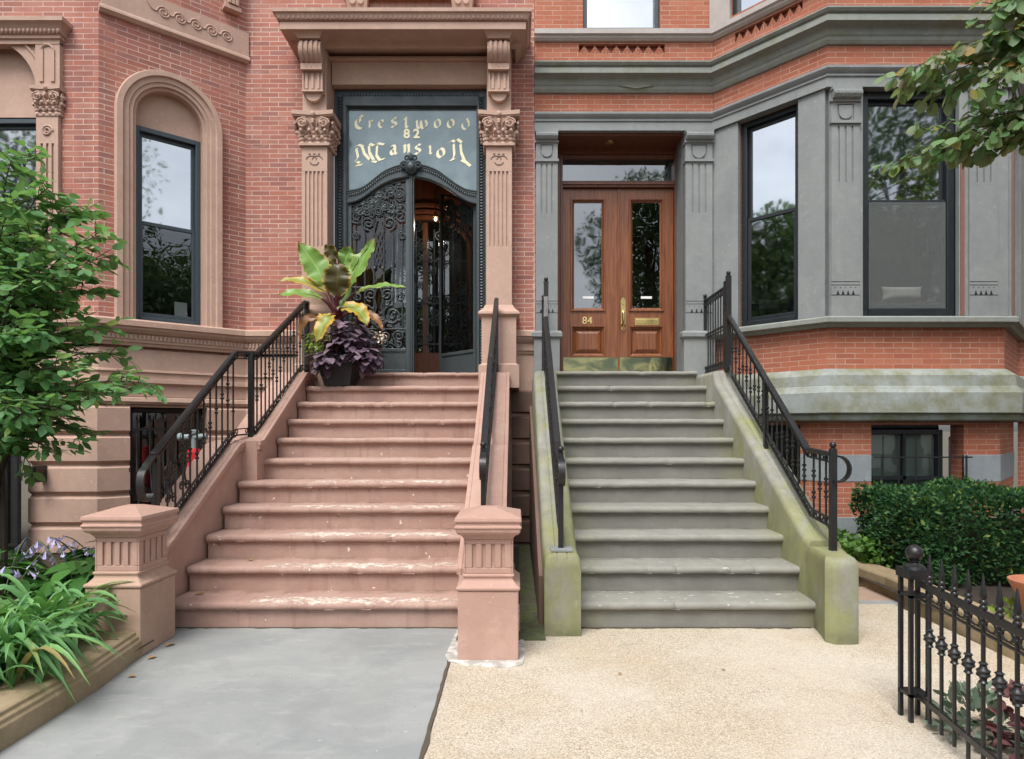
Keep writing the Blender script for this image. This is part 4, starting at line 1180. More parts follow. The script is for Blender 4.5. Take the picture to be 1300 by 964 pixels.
def teeth(fr, u0, u1):
    t = MB(fr)
    t.add([(u0, .07, zt0), (u1, .07, zt0), (u1, .07, zt1), (u0, .07, zt1)], [(0, 1, 2, 3)])
    n = 8; s_ = (u1 - u0) / n; zc = (zt0 + zt1) / 2
    for i in range(n):
        c = u0 + s_ * (i + .5)
        t.prism([(c - s_ * .52, zt0 + .012), (c, zt1 - .04 + .03), (c + s_ * .52, zt0 + .012)], .012, .07)
        t.prism([(c - s_ * .0, zt0 + .055), (c + s_ * .18, zt0 + .03), (c, zt0 + .005), (c - s_ * .18, zt0 + .03)], .004, .02)
    t.box(u0, u1, .006, .07, zt0, zt0 + .012)
    t.build('sawtooth_brick', 'brick_red_right', house_r)
teeth(MR, tooth[0][0], tooth[1][0]); teeth(AR, ta0, ta1)

# string courses, following the bay
s = MB()
s.sweep(RPATH, [(-.03, 5.52), (.03, 5.52), (.05, 5.55), (.05, 5.585), (.065, 5.60), (.08, 5.665), (.10, 5.68), (.17, 5.685), (.17, 5.745), (.155, 5.75), (.155, 5.765), (.18, 5.775), (.20, 5.80), (.20, 5.815), (.0, 5.85), (-.03, 5.85)])
s.prism([(X(786, 7.93), 5.585), (X(808, 7.93), 5.625), (X(830, 7.93), 5.585), (X(808, 7.93), 5.55)], 7.93, 7.96)
s.build('string_course', 'grey_trim_mossy', house_r, smooth=28)
s = MB()
s.sweep(RPATH, [(-.03, 6.155), (.03, 6.155), (.045, 6.17), (.055, 6.175), (.055, 6.20), (.085, 6.21), (.085, 6.27), (.0, 6.285), (-.03, 6.285)])
s.build('upper_sill_course', 'pale_stone', house_r, smooth=28)
s = MB()
ARC = [(-.02, 5.03), (.09, 5.03), (.09, 5.135), (.105, 5.14), (.105, 5.165), (.12, 5.175), (.14, 5.21), (.14, 5.235), (-.02, 5.25)]
s.sweep(RPATH, ARC)
s.build('lintel_course', 'grey_trim', house_r, smooth=28)
s = MB()
BP = [(2.41 + .0, 8.0)] + RPATH[2:5]
s.sweep([(2.33, 8.0)] + RPATH[1:5] + [(6.3, 8.0)], [(-.1, 2.50), (.06, 2.50), (.085, 2.525), (.11, 2.53), (.13, 2.545), (.13, 2.59), (.11, 2.606), (-.1, 2.615)])
s.build('bay_sill', 'grey_trim_mossy', house_r, smooth=28)
s = MB()
s.sweep([(2.3, 8.0)] + RPATH[1:5] + [(9, 8.0)], [(-.25, 1.50), (.08, 1.50), (.10, 1.515), (.11, 1.54), (.11, 1.575), (.15, 1.58), (.16, 1.59), (.16, 1.80), (.15, 1.812), (.125, 1.865), (.115, 1.87), (.105, 1.985), (.09, 2.005), (.05, 2.03), (.03, 2.05), (.0, 2.062), (-.25, 2.062)])
s.build('water_table', 'grey_water_table', house_r, smooth=22)

# stone cladding of the bay between sill and lintel, with pilasters
s = MB(AR)
for a, b_ in ((-.0, ar0), (ar1, ARW)): s.box(a, b_, -.06, .1, 2.612, 5.032)
s.set(SR)
for a, b_ in ((0, sr0), (sr1, SRW)): s.box(a, b_, -.06, .1, 2.612, 5.032)
s.set(FR)
s.box(3.327 + .0, fr0, -.06, .18, 2.612, 5.032); s.box(fr1, 5.22, -.06, .18, 2.612, 5.032)
s.islands('bay_pier', 'grey_trim', house_r, bevel=.006)

def grey_pilaster(fr, u0, u1, d, zb, zt, parent, name='stone_pilaster', zband=True, bracket=True, dback=None, zroot=2.6):
    W = u1 - u0; p = MB(fr); db = d + .05 if dback is None else dback
    rt = sub(name, parent, (0, 0, 0) if False else None)
    zc0 = zt - .17
    fl0, fl1 = zt - 1.00, zt - .40
    g = W / 3.9
    fluted(p, u0, u1, d, db, zb, zt - .385, 3, .02, fl0, fl1 - .01, .014, .14)
    for i in range(3):
        c = u0 + W * .14 + W * .72 * (i + .5) / 3
        if i != 1: p.lathe((c, fl0 - .03), d, [(.010, -.0015), (.011, .002)], 8, 'd')
    if zband:
        zz0 = zb + .30
        for q in (0, .028): pass
    p.build('shaft', 'grey_trim', rt)
    c_ = MB(fr)     # capital: astragal, roundel panel, fluted roll, abacus
    c_.box(u0 - .012, u1 + .012, d - .022, db, zt - .385, zt - .355)
    c_.box(u0, u1, d + .012, db, zt - .355, zt - .155)
    e = W * .2
    c_.box(u0, u0 + e, d, d + .012, zt - .355, zt - .155); c_.box(u1 - e, u1, d, d + .012, zt - .355, zt - .155)
    c_.box(u0 + e, u1 - e, d, d + .012, zt - .355, zt - .345); c_.box(u0 + e, u1 - e, d, d + .012, zt - .175, zt - .155)
    cc = (u0 + u1) / 2; R = W * .235
    c_.prism([(cc + R * math.cos(a), zt - .262 + R * math.sin(a)) for a in np.linspace(PI, 2 * PI, 14)] + [(cc + R, zt - .19), (cc - R, zt - .19)], d - .004, d + .012)
    c_.box(u0 - .012, u1 + .012, d - .02, db, zt - .155, zt - .135)
    def roll(a, b_, k): c_.extr([(db, zt - .135), (d - .02, zt - .135), (d - .05 - k, zt - .125), (d - .07 - k, zt - .095), (d - .07 - k, zt - .07), (d - .05 - k, zt - .045), (db, zt - .04)], a, b_)
    roll(u0, u1, 0)
    n = 14
    for i in range(n):
        a = u0 + .006 + (W - .012) * i / n; roll(a, a + (W - .012) / n * .55, .008)
    c_.box(u0 - .008, u1 + .008, d - .045, db, zt - .04, zt)
    c_.build('capital', 'grey_trim', rt, smooth=30)
    b = MB(fr)     # incised band low on the shaft
    z = zb + .36
    b.box(u0, u1, d - .0015, d, z, z + .006); b.box(u0, u1, d - .0015, d, z - .035, z - .029)
    n = 5
    for i in range(n):
        c = u0 + W * (.14 + .72 * i / (n - 1))
        b.lathe((c, z - .06), d, [(.006, -.0015), (.006, .002)], 6, 'd')
        if i < n - 1:
            cm = c + W * .09; b.prism([(cm - .016, z - .135), (cm + .016, z - .135), (cm, z - .085)], d - .0015, d + .001)
    b.box(u0, u1, d - .0015, d, z - .142, z - .135)
    b.build('incised_band', 'window_frame_black', rt)
    return rt
grey_pilaster(FR, 3.335, 3.335 + .30, -.078, 2.612, 5.03, house_r, dback=-.055)
pr0 = X(1230, 6.92)
grey_pilaster(FR, pr0, pr0 + .30, -.078, 2.612, 5.03, house_r, dback=-.055)
# bay windows
sash_window(house_r, AR, ar0 + .003, ar1 - .003, 2.615, 5.03, .03, on_face(AR, 980, 272)[1], 'window_frame_black', 'glass_strong', 'glass_mid', 'bay_window', fw=.06, rail_d=.03, deep=.7)
fwin = sash_window(house_r, FR, fr0 + .003, fr1 - .003, 2.615, 5.03, .005, Z(257, 7.0), 'window_frame_black', 'glass_mid', 'glass_soft', 'bay_window', fw=.085, screen=True, deep=1.2)
sash_window(house_r, SR, sr0 + .003, sr1 - .003, 2.615, 5.03, .03, 3.83, 'window_frame_black', 'glass_strong', 'glass_mid', 'bay_window', fw=.06, deep=.5)
b = MB(SR); b.box(sr0 - .16, sr0 - .1, -.075, -.055, 2.62, 5.02); b.build('copper_strip', 'copper_strip', house_r)
b = MB(FR); b.box(fr1 + .01, fr1 + .05, -.07, -.055, 2.62, 4.3); b.build('copper_strip', 'copper_strip', house_r)

# second floor
sash_window(house_r, MR, .823, 1.762, 6.30, 7.58, .06, None, 'window_frame_slate', 'glass_strong', None, 'upper_window')
s = MB(AR); s.box(-.02, .25, -.05, .05, 6.29, 7.7); s.box(1.15, ARW, -.05, .05, 6.29, 7.7); s.islands('upper_jamb', 'pale_stone', house_r, bevel=.005)
sash_window(house_r, AR, .253, 1.147, 6.30, 7.58, .03, None, 'window_frame_black', 'glass_strong', None, 'upper_window', deep=.6)

# basement storey of the bay
BZ = .0
fb0, fb1 = X(1108, 7.0), X(1226, 7.0)
ab0, ab1 = on_face(AR, 962), on_face(AR, 1014)
bz0_, bz1_ = .50, 1.46
w = MB(AR); w.panel(rect(0, ARW - .0177, .0, 1.51), [rect(ab0, ab1, bz0_, bz1_)], .04, .2)
w.set(FR); w.panel(rect(3.327 + .0177, 5.22 - .0177, .0, 1.51), [rect(fb0, fb1, bz0_, bz1_)], .04, .22)
w.set(SR); w.panel(rect(.0177, SRW, .0, 1.51), [], .04)
w.build('basement_wall', 'brick_red_right', house_r)
s = MB(AR)
def bands(a, b_):
    s.box(a, b_, .033, .07, .85, 1.14); s.box(a, b_, .018, .07, .0, .47)
bands(0, ab0); bands(ab1, ARW - .011); s.set(SR); bands(.013, SRW); s.set(FR); bands(3.327 + .0125, fb0); bands(fb1, 5.22 - .0125); s.box(fb0, fb1, -.0, .24, .30, .50)
s.islands('bluestone_band', 'bluestone_band', house_r, bevel=.005)
sash_window(house_r, FR, fb0 + .03, fb1 - .12, bz0_ + .02, bz1_ - .05, .20, None, 'window_frame_black', 'glass_soft', None, 'basement_window', deep=.6)
c = MB(FR); c.box(fb0 + .06, fb1 - .15, .32, .325, bz0_ + .05, bz1_ - .1); c.build('added_pane_backing', 'added_pale_backing', house_r)  # pale sheet added behind the glass so the pane reads lighter
bwf = MB(FR); c = (fb0 + fb1) / 2 - .05; bwf.box(c - .015, c + .015, .19, .25, bz0_ + .05, bz1_ - .08); bwf.box(fb0 + .06, fb1 - .15, .19, .25, .86, .90); bwf.build('mullion', 'window_frame_black', house_r)
sash_window(house_r, AR, ab0 + .01, ab1 - .01, bz0_ + .01, bz1_ - .01, .18, None, 'window_frame_black', 'glass_soft', None, 'basement_window', deep=.4)
g = MB(FR)
for i in range(6):
    u = fb0 + .06 + (fb1 - fb0 - .1) * i / 5.0
    g.tube([(u, -.06, .35), (u, -.06, 1.32 if 0 < i < 5 else 1.14)], .010, 5)
    if 0 < i < 5: g.ball(u, -.06, 1.32, .012, None, .02, 6, 4)
g.box(fb0 - .02, fb1 + .02, -.068, -.052, 1.11, 1.125); g.box(fb0 - .02, fb1 + .02, -.068, -.052, .55, .565)
g.build('window_grille', 'black_iron', house_r)

# ---- entrance of the right house
EN0, EN1, ED, DP = .508, 2.046, -.10, .40
pl0, pl1, pr0_, pr1_ = X(680, 7.9), EN0, EN1, X(905, 7.9)
zt_ = 5.03
for a, b_ in ((pl0, pl1), (pr0_, pr1_)):
    rt = grey_pilaster(MR, a + .004, b_ - .004, ED, 2.6, zt_, house_r, 'entrance_pilaster', dback=.0)
    k = MB(); kk = [(a - .0, 8.0), (a - .0, 7.9), (b_, 7.9), (b_, 8.0)]
    k.sweep(kk, [(-.1, 2.05), (.02, 2.05), (.02, 2.50), (.035, 2.52), (.05, 2.53), (.05, 2.575), (.03, 2.60), (-.1, 2.61)])
    k.box(a, b_, 7.91, 8.0, 2.05, 2.60)
    k.build('pedestal', 'grey_trim', rt, smooth=30)
r = MB(MR)
r.box(EN0 - .05, EN0, 0, DP + .1, 2.06, 5.03); r.box(EN1, EN1 + .05, 0, DP + .1, 2.06, 5.03)
r.islands('entrance_reveal', 'grey_trim', house_r)
r = MB(MR); r.box(EN0, EN1, -.02, DP + .1, 5.0, 5.03); r.box(EN0, EN1, DP - .06, DP + .1, 4.93, 5.0)
r.build('entrance_soffit', 'oak_frame', house_r)
r = MB(MR); r.lathe(X(775, 8.1), .15, [(.06, 5.0), (.06, 4.985), (.05, 4.98)], 14); r.build('soffit_lamp', 'brass', house_r)
Yd = 8.0 + DP
ddr = sub('double_door', house_r, (1.31, Yd, 2.1))
f = MB(MR)
D0, DM, D1 = X(714, Yd), X(785.5, Yd), X(855, Yd)
zd0, zd1 = 2.115, Z(240, Yd)
f.box(EN0, D0, DP - .05, DP + .08, 2.1, 4.93); f.box(D1, EN1, DP - .05, DP + .08, 2.1, 4.93)
f.box(D0 - .028, D0, DP - .065, DP - .05, 2.1, 4.9); f.box(D1, D1 + .022, DP - .065, DP - .05, 2.1, 4.9)
f.box(D0, D1, DP - .055, DP + .08, zd1 + .005, zd1 + .085); f.box(D0, D1, DP - .03, DP + .08, 4.88, 4.93)
f.box(D0, D1, DP - .075, DP + .0, zd1 + .03, zd1 + .06)
f.build('door_frame', 'oak_frame', ddr, bevel=.005)
zt0_, zt1_ = zd1 + .085, 4.88
g = MB(MR); g.add([(D0, DP + .03, zt0_), (D1, DP + .03, zt0_), (D1, DP + .03, zt1_), (D0, DP + .03, zt1_)], [(0, 1, 2, 3)]); g.build('transom_pane', 'glass_door', ddr)
gz0, gz1 = Z(391, Yd), Z(257, Yd); pz0, pz1 = Z(449, Yd), Z(418, Yd); kz = Z(454, Yd)
def door_leaf(a, b_, gx0, gx1, num, knob):
    m = MB(MR); st = gx0 - a; sr_ = b_ - gx1; e = .004
    q0, q1 = DP, DP + .05
    m.box(a + e, gx0 - .04, q0, q1, zd0, zd1); m.box(gx1 + .04, b_ - e, q0, q1, zd0, zd1)
    m.box(gx0 - .04, gx1 + .04, q0, q1, gz1 + .04, zd1); m.box(gx0 - .04, gx1 + .04, q0, q1, pz1 + .04, gz0 - .04); m.box(gx0 - .04, gx1 + .04, q0, q1, zd0, pz0 - .04)
    for zz0, zz1 in ((gz0, gz1), (pz0, pz1)):
        m.sweep([(gx0, zz0), (gx0, zz1), (gx1, zz1), (gx1, zz0)], [(o_, DP + w_) for o_, w_ in ((-.0, .04), (.0, .02), (.012, .012), (.02, -.006), (.03, -.018), (.045, -.018), (.05, .0), (.05, .04))], 'face', 'L', closed=True)
    m.box(gx0 - .01, gx1 + .01, q0 + .034, q0 + .048, pz0 - .01, pz1 + .01)
    i_ = .055
    P = [(gx0, q0 + .034, pz0), (gx1, q0 + .034, pz0), (gx1, q0 + .034, pz1), (gx0, q0 + .034, pz1), (gx0 + i_, q0 + .004, pz0 + i_), (gx1 - i_, q0 + .004, pz0 + i_), (gx1 - i_, q0 + .004, pz1 - i_), (gx0 + i_, q0 + .004, pz1 - i_)]
    m.add(P, [(0, 1, 5, 4), (1, 2, 6, 5), (2, 3, 7, 6), (3, 0, 4, 7), (4, 5, 6, 7)])
    lf = m.build('door_leaf', 'oak_door', ddr, smooth=25)
    g = MB(MR); g.add([(gx0 - .005, q0 + .03, gz0 - .005), (gx1 + .005, q0 + .03, gz0 - .005), (gx1 + .005, q0 + .03, gz1 + .005), (gx0 - .005, q0 + .03, gz1 + .005)], [(0, 1, 2, 3)]); g.build('door_pane', 'glass_door' if num else 'glass_soft', ddr)
    k = MB(MR); k.box(a + .012, b_ - .012, q0 - .003, q0, zd0 + .004, kz); k.build('kick_plate', 'brass_plate', ddr)
    return lf
door_leaf(D0, DM, X(729, Yd), X(764, Yd), True, False); door_leaf(DM, D1, X(803, Yd), X(838, Yd), False, True)
a = MB(MR); a.box(DM - .012, DM + .012, DP - .02, DP, zd0, zd1); a.build('meeting_strip', 'oak_door', ddr, bevel=.006)
text_mesh('house_number', '84', .135, (X(745.5, Yd), Yd - .003, Z(407.5, Yd)), 'brass', ddr, .0, .003)
for px in (747, 821):
    c = MB(MR); c.box(X(px - 7, Yd), X(px + 7, Yd), DP + .02, DP + .024, Z(379, Yd), Z(376, Yd)); c.build('name_card', 'white_card', ddr)
h = MB(MR)
hx = X(791, Yd)
h.prism([(hx + .032 * math.cos(a), Z(384, Yd) + .06 * math.sin(a)) for a in np.linspace(0, PI, 10)] + [(hx - .028, Z(412, Yd)), (hx + .028, Z(412, Yd))], DP - .008, DP)
h.tube([(hx, DP - .02, Z(396, Yd)), (hx, DP - .06, Z(399, Yd)), (hx, DP - .065, Z(408, Yd)), (hx, DP - .05, Z(415, Yd)), (hx, DP - .008, Z(418, Yd))], .012, 7)
h.lathe((hx, Z(385, Yd)), DP, [(.02, -.018), (.02, 0)], 12, 'd'); h.prism([(hx + .02 * math.cos(a), Z(417, Yd) + .03 * math.sin(a)) for a in np.linspace(0, 2 * PI, 12, endpoint=False)], DP - .006, DP)
h.build('door_handle', 'brass', ddr, smooth=40)
h = MB(MR); u0, u1, z0, z1 = X(806, Yd), X(837, Yd), Z(413, Yd), Z(404, Yd)
h.box(u0, u1, DP - .006, DP, z0, z1); h.box(u0 + .02, u1 - .02, DP - .012, DP - .006, z0 + .018, z1 - .018)
h.build('mail_slot', 'brass', ddr, bevel=.003)
h = MB(MR); h.box(X(856.5, Yd), X(861, Yd), DP - .062, DP - .05, Z(372, Yd), Z(326, Yd)); 
h.build('intercom_panel', 'steel_panel', ddr, bevel=.003)
h = MB(MR); h.box(X(857, Yd), X(861, Yd), DP - .06, DP - .05, Z(390, Yd), Z(374, Yd)); h.build('bell_plate', 'brass', ddr, bevel=.003)
rm = MB(MR); rm.add([(EN0 + .0, DP + .09, 2.1), (EN1, DP + .09, 2.1), (EN1, DP + .09, 4.95), (EN0, DP + .09, 4.95), (EN0 - .2, DP + 1.6, 2.0), (EN1 + .2, DP + 1.6, 2.0), (EN1 + .2, DP + 1.6, 5.2), (EN0 - .2, DP + 1.6, 5.2)], [(0, 1, 5, 4), (1, 2, 6, 5), (2, 3, 7, 6), (3, 0, 4, 7), (4, 5, 6, 7)])
rm.build('hall', 'room_brown', house_r)

# pillows behind the bay windows
def pillow(px0, px1, py0, py1, Y, label):
    m = MB(); cx, cz = X((px0 + px1) / 2, Y), Z((py0 + py1) / 2, Y); a, c = X(px1, Y) - cx, Z(py0, Y) - cz
    n = 12; pts = []; fs = []
    for s_ in (1, -1):
        for i in range(n + 1):
            for j in range(n + 1):
                u, v = i / n * 2 - 1, j / n * 2 - 1
                pin = 1 - .10 * (1 - u * u) * 0 - .08 * (1 - abs(u)) * abs(v) ** 3 - .0
                pin2 = 1 - .10 * (1 - abs(v)) * abs(u) ** 3
                pts.append((cx + a * u * pin2, Y + s_ * -.09 * (1 - u ** 4) ** .6 * (1 - v ** 4) ** .6, cz + c * v * (1 - .14 * (1 - u * u) * abs(v) ** 3)))
    k = (n + 1) ** 2
    for s_ in range(2):
        for i in range(n):
            for j in range(n):
                q = s_ * k + i * (n + 1) + j; fs.append((q, q + n + 1, q + n + 2, q + 1))
    m.add(pts, fs)
    tag(m.build('pillow', 'linen', None, smooth=60, origin=(cx, Y, cz - c)), label, 'pillow')
pillow(1119, 1170, 364, 383, 7.24, 'cream pillow behind the screened front pane of the right bay window')
b = MB(FR); b.box(fr0 + .02, fr1 + .1, .20, .9, 2.62, 2.815); b.build('window_seat', 'room_brown', fwin)
pillow(963, 990, 380, 396, 7.80, 'grey white cushion corner behind the angled bay pane above the tall railing')

# ================================================================== STOOPS
HR, TR, N0 = .19, .2987, 4.62
def nose(n): return N0 + (n - 1) * TR
def nz(Y): return HR + (Y - N0) * HR / TR
def make_steps(parent, xs, mat, thr, bull):
    for n in range(1, 12):
        x0, x1 = xs(n); z = n * HR if n < 11 else thr
        Y0 = nose(n) if n < 11 else 7.72
        depth = TR + .08 if n < 10 else (.55 if n == 10 else .75)
        cx = (x0 + x1) / 2
        t = .062 if n < 11 else .05
        m = MB()
        r = t / 2; ov = .04
        pr = [(Y0 + depth, z - HR - (.0 if n > 1 else .0)), (Y0 + ov, z - HR), (Y0 + ov, z - t - .018), (Y0 + ov - .012, z - t - .008), (Y0 + ov - .012, z - t), (Y0 + r * .6, z - t)]
        pr += [(Y0 + r - r * math.sin(a) * 1.0, z - r - r * math.cos(a)) for a in np.linspace(.3, PI - .3, bull)]
        pr += [(Y0 + r * .8, z), (Y0 + depth, z)]
        # slight unevenness: split along x and jiggle
        k = 64; P = []; nn = len(pr); rs = random.Random(n * 7 + int(x1 * 10)); notch = 0; brown = mat == 'step_brown'; wy = wz = 0
        for i in range(k + 1):
            x = x0 + (x1 - x0) * i / k; wz = wz * .8 + rs.uniform(-.0012, .0012); wy = wy * .8 + rs.uniform(-.0018, .0018); notch = (rs.uniform(.006, .02) if rs.random() < (.06 if brown else .02) else notch * .35); dz = wz; dy = wy
            for j, (y, zz) in enumerate(pr):
                e = 1 if zz > z - t - .005 and j > 3 else 0
                nt_ = notch if (e and y < Y0 + .03 and zz > z - t * .8) else 0; P.append((x, y + dy * e + nt_, zz + dz * e - nt_ * .35))
        F = [tuple(range(nn)), tuple(k * nn + j for j in range(nn - 1, -1, -1))]
        for i in range(k):
            for j in range(nn):
                F.append((i * nn + j, i * nn + (j + 1) % nn, (i + 1) * nn + (j + 1) % nn, (i + 1) * nn + j))
        m.add(P, F)
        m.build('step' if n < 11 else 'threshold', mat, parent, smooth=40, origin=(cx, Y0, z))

# ---- brown stoop
stoop_l = thing('stoop', (-1.4, 6.0, 0), 'wide pinkish brown stoop with worn paint on its treads, below the ironwork gate', 'stoop')
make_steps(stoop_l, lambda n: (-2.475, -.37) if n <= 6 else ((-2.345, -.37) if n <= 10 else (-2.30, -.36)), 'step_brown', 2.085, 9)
def stringer(x0, x1, prof, name, mat, parent, mould):
    # prof: (Y,z) along the top; body down to the ground; mould +1 = moulded face towards +x
    m = MB()
    ys = [p[0] for p in prof]
    poly = [(prof[0][0], 0)] + list(prof) + [(prof[-1][0], 0)]
    n = len(poly)
    m.add([(x0, y, z) for y, z in poly] + [(x1, y, z) for y, z in poly], [tuple(range(n)), tuple(range(2 * n - 1, n - 1, -1))] + [(i, (i + 1) % n, (i + 1) % n + n, i + n) for i in range(n)])
    def lip(off0, off1, w):
        for xa, sg in ((x0, -1), (x1, 1)):
            if mould and sg != mould and mould != 2: continue
            q = [(y, z - off0) for y, z in prof] + [(y, z - off1) for y, z in prof[::-1]]
            k = len(q)
            xb = xa + sg * w
            m.add([(xa, y, z) for y, z in q] + [(xb, y, z) for y, z in q], [tuple(range(k)), tuple(range(2 * k - 1, k - 1, -1))] + [(i, (i + 1) % k, (i + 1) % k + k, i + k) for i in range(k)])
    if mould:
        lip(.0, .045, .035); lip(.045, .085, .022); lip(.10, .12, .010)
    return m.build(name, mat, parent, bevel=.008)
stringer(-2.78, -2.50, [(4.42, .53), (4.62, .57), (5.86, 1.285), (6.05, 1.315)], 'stringer', 'stoop_brown', stoop_l, 1)
stringer(-2.66, -2.36, [(5.96, 1.31), (6.04, 1.318), (7.3, 2.05), (7.72, 2.05)], 'stringer', 'stoop_brown', stoop_l, 1)
stringer(-.355, -.105, [(4.30, .50), (4.50, .60), (5.86, 1.27), (6.02, 1.29), (7.3, 2.05), (7.72, 2.05)], 'stringer', 'stoop_brown', stoop_l, 2)
b = MB(); b.box(-2.32, -.36, 7.40, 8.3, 0, 1.88); b.build('stoop_core', 'stoop_brown', stoop_l)
def newel(cx, y0, wd, dp, H, name, parent):
    rt = sub(name, parent, (cx, y0 + dp / 2, 0))
    def sq(e): return [(cx - wd / 2 - e, y0 - e), (cx + wd / 2 + e, y0 - e), (cx + wd / 2 + e, y0 + dp + e), (cx - wd / 2 - e, y0 + dp + e)]
    zb = H * .46
    m = MB(); m.plan(sq(0), 0, zb)
    m.sweep(sq(0), [(-.1, zb), (0, zb), (.01, zb + .01), (.01, zb + .025), (-.008, zb + .035), (-.03, zb + .06), (-.035, zb + .075), (-.025, zb + .085), (-.028, zb + .10), (-.1, zb + .10)], 'plan', 'R', closed=True)
    m.build('base', 'brownstone_mossy' if cx < -1 else 'stoop_brown', rt, bevel=.008)
    m = MB(); e = -.045; z0, z1 = zb + .10, H * .80
    fluted(m.set(None), cx - wd / 2 - e, cx + wd / 2 + e, y0 - e, y0 + dp + e, z0, z1, 4, .022, z0 + .035, z1 - .03, .014, .08)
    # fluted flanks (towards the steps and away)
    for sg in (-1, 1):
        xf = cx + sg * (wd / 2 + e); f0 = (xf, y0 - e) if sg > 0 else (xf, y0 + dp + e); f1 = (xf, y0 + dp + e) if sg > 0 else (xf, y0 - e)
        m.set((f0, f1)); L = dp + 2 * e
        m.box(0.0, L, -.012, 0.0, z0, z0 + .035); m.box(0, L, -.012, 0, z1 - .03, z1)
        inner = L * .84; xs = [L * .08 + inner * (i + .5) / 4 for i in range(4)]
        ed = [0] + [v for x in xs for v in (x - .011, x + .011)] + [L]
        for i in range(0, len(ed), 2): m.box(ed[i], ed[i + 1], -.012, 0, z0 + .035, z1 - .03)
    m.set(None); m.build('shaft', 'stoop_brown', rt, bevel=.004)
    m = MB(); zc = H * .80
    m.sweep(sq(0), [(-.12, zc), (-.035, zc), (-.03, zc + .012), (-.015, zc + .03), (.0, zc + .035), (.010, zc + .05), (.012, zc + .065), (.019, zc + .075), (.019, zc + .085), (.010, zc + .088), (.010, zc + .108), (.019, zc + .111), (.019, zc + .122), (.015, zc + .14), (-.12, zc + .14)], 'plan', 'R', closed=True)
    m.frus((cx - wd / 2 - .01, cx + wd / 2 + .01, y0 - .01, y0 + dp + .01), (cx - .05, cx + .05, y0 + dp / 2 - .05, y0 + dp / 2 + .05), zc + .139, H)
    m.build('cap', 'stoop_brown', rt, bevel=.007)
newel(-2.505, 4.06, .345, .42, .92, 'newel_post', stoop_l)
newel(-.170, 3.99, .372, .42, .92, 'newel_post', stoop_l)

# ---- grey stoop
stoop_r = thing('stoop', (1.3, 6.0, 0), 'grey stone stoop with mossy green side walls, below the wooden double door', 'stoop')
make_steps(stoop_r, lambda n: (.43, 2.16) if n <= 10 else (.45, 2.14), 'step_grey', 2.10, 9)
def cheek(x0, x1, prof, parent, bull=.05):
    # coping with rounded shoulders swept along the slope, body below
    m = MB()
    n = len(prof)
    sec = [(0, -9)]
    b = bull; sec = [(x0, None)] + [(x0, -b), (x0 + b * .12, -b * .55), (x0 + b * .45, -b * .14), (x0 + b, 0)]
    sec += [(x0 + b + .035, 0), (x0 + b + .04, -.006), (x0 + b + .046, 0), (x1 - b - .046, 0), (x1 - b - .04, -.006), (x1 - b - .035, 0)]
    sec += [(x1 - b, 0), (x1 - b * .45, -b * .14), (x1 - b * .12, -b * .55), (x1, -b), (x1, None)]
    k = len(sec); P = []
    for (y, z) in prof:
        for x, o in sec: P.append((x, y, 0 if o is None else z + o))
    F = [(i * k + j, i * k + j + 1, (i + 1) * k + j + 1, (i + 1) * k + j) for i in range(n - 1) for j in range(k - 1)]
    F += [tuple(range(k)), tuple((n - 1) * k + j for j in range(k - 1, -1, -1))]
    m.add(P, F)
    return m.build('side_wall', 'cheek_grey', parent, smooth=40)
cheek(.195, .445, [(4.47, .50), (4.485, .535), (4.52, .552), (4.72, .56), (4.82, .58), (7.03, 1.90), (7.06, 1.96), (7.10, 2.05), (7.95, 2.06)], stoop_r)
m = MB(); 
cheek(2.135, 2.38, [(4.78, .60), (4.86, .62), (7.03, 1.93), (7.06, 1.97), (7.10, 2.05), (7.98, 2.06)], stoop_r)
# flared front block of the right side wall
m = MB()
bl = [(2.135, 4.82), (2.12, 4.62), (2.085, 4.45), (2.06, 4.36), (2.085, 4.315), (2.10, 4.30), (2.235, 4.30), (2.262, 4.315), (2.272, 4.36), (2.30, 4.5), (2.36, 4.7), (2.375, 4.82)]
cxx, cyy = 2.21, 4.6
def ring(s_, z): return [(cxx + (x - cxx) * s_, cyy + (y - cyy) * (s_ if True else 1), z) for x, y in bl]
layers = [ring(1, 0), ring(1, .485), ring(.985, .52), ring(.94, .545), ring(.86, .556), ring(.80, .557), ring(.78, .551), ring(.76, .558)]
P = [p for l in layers for p in l]; k = len(bl)
F = [(i * k + j, i * k + (j + 1) % k, (i + 1) * k + (j + 1) % k, (i + 1) * k + j) for i in range(len(layers) - 1) for j in range(k)] + [tuple((len(layers) - 1) * k + j for j in range(k)), tuple(range(k - 1, -1, -1))]
m.add(P, F); m.build('side_wall_end', 'cheek_grey', stoop_r, smooth=40)
b = MB(); b.box(.45, 2.13, 7.40, 8.4, 0, 1.88); b.build('stoop_core', 'step_grey', stoop_r)
b = MB(); b.box(.245, .40, 4.56, 4.70, .556, .575); b.build('post_pad', 'grey_trim', stoop_r, bevel=.004)

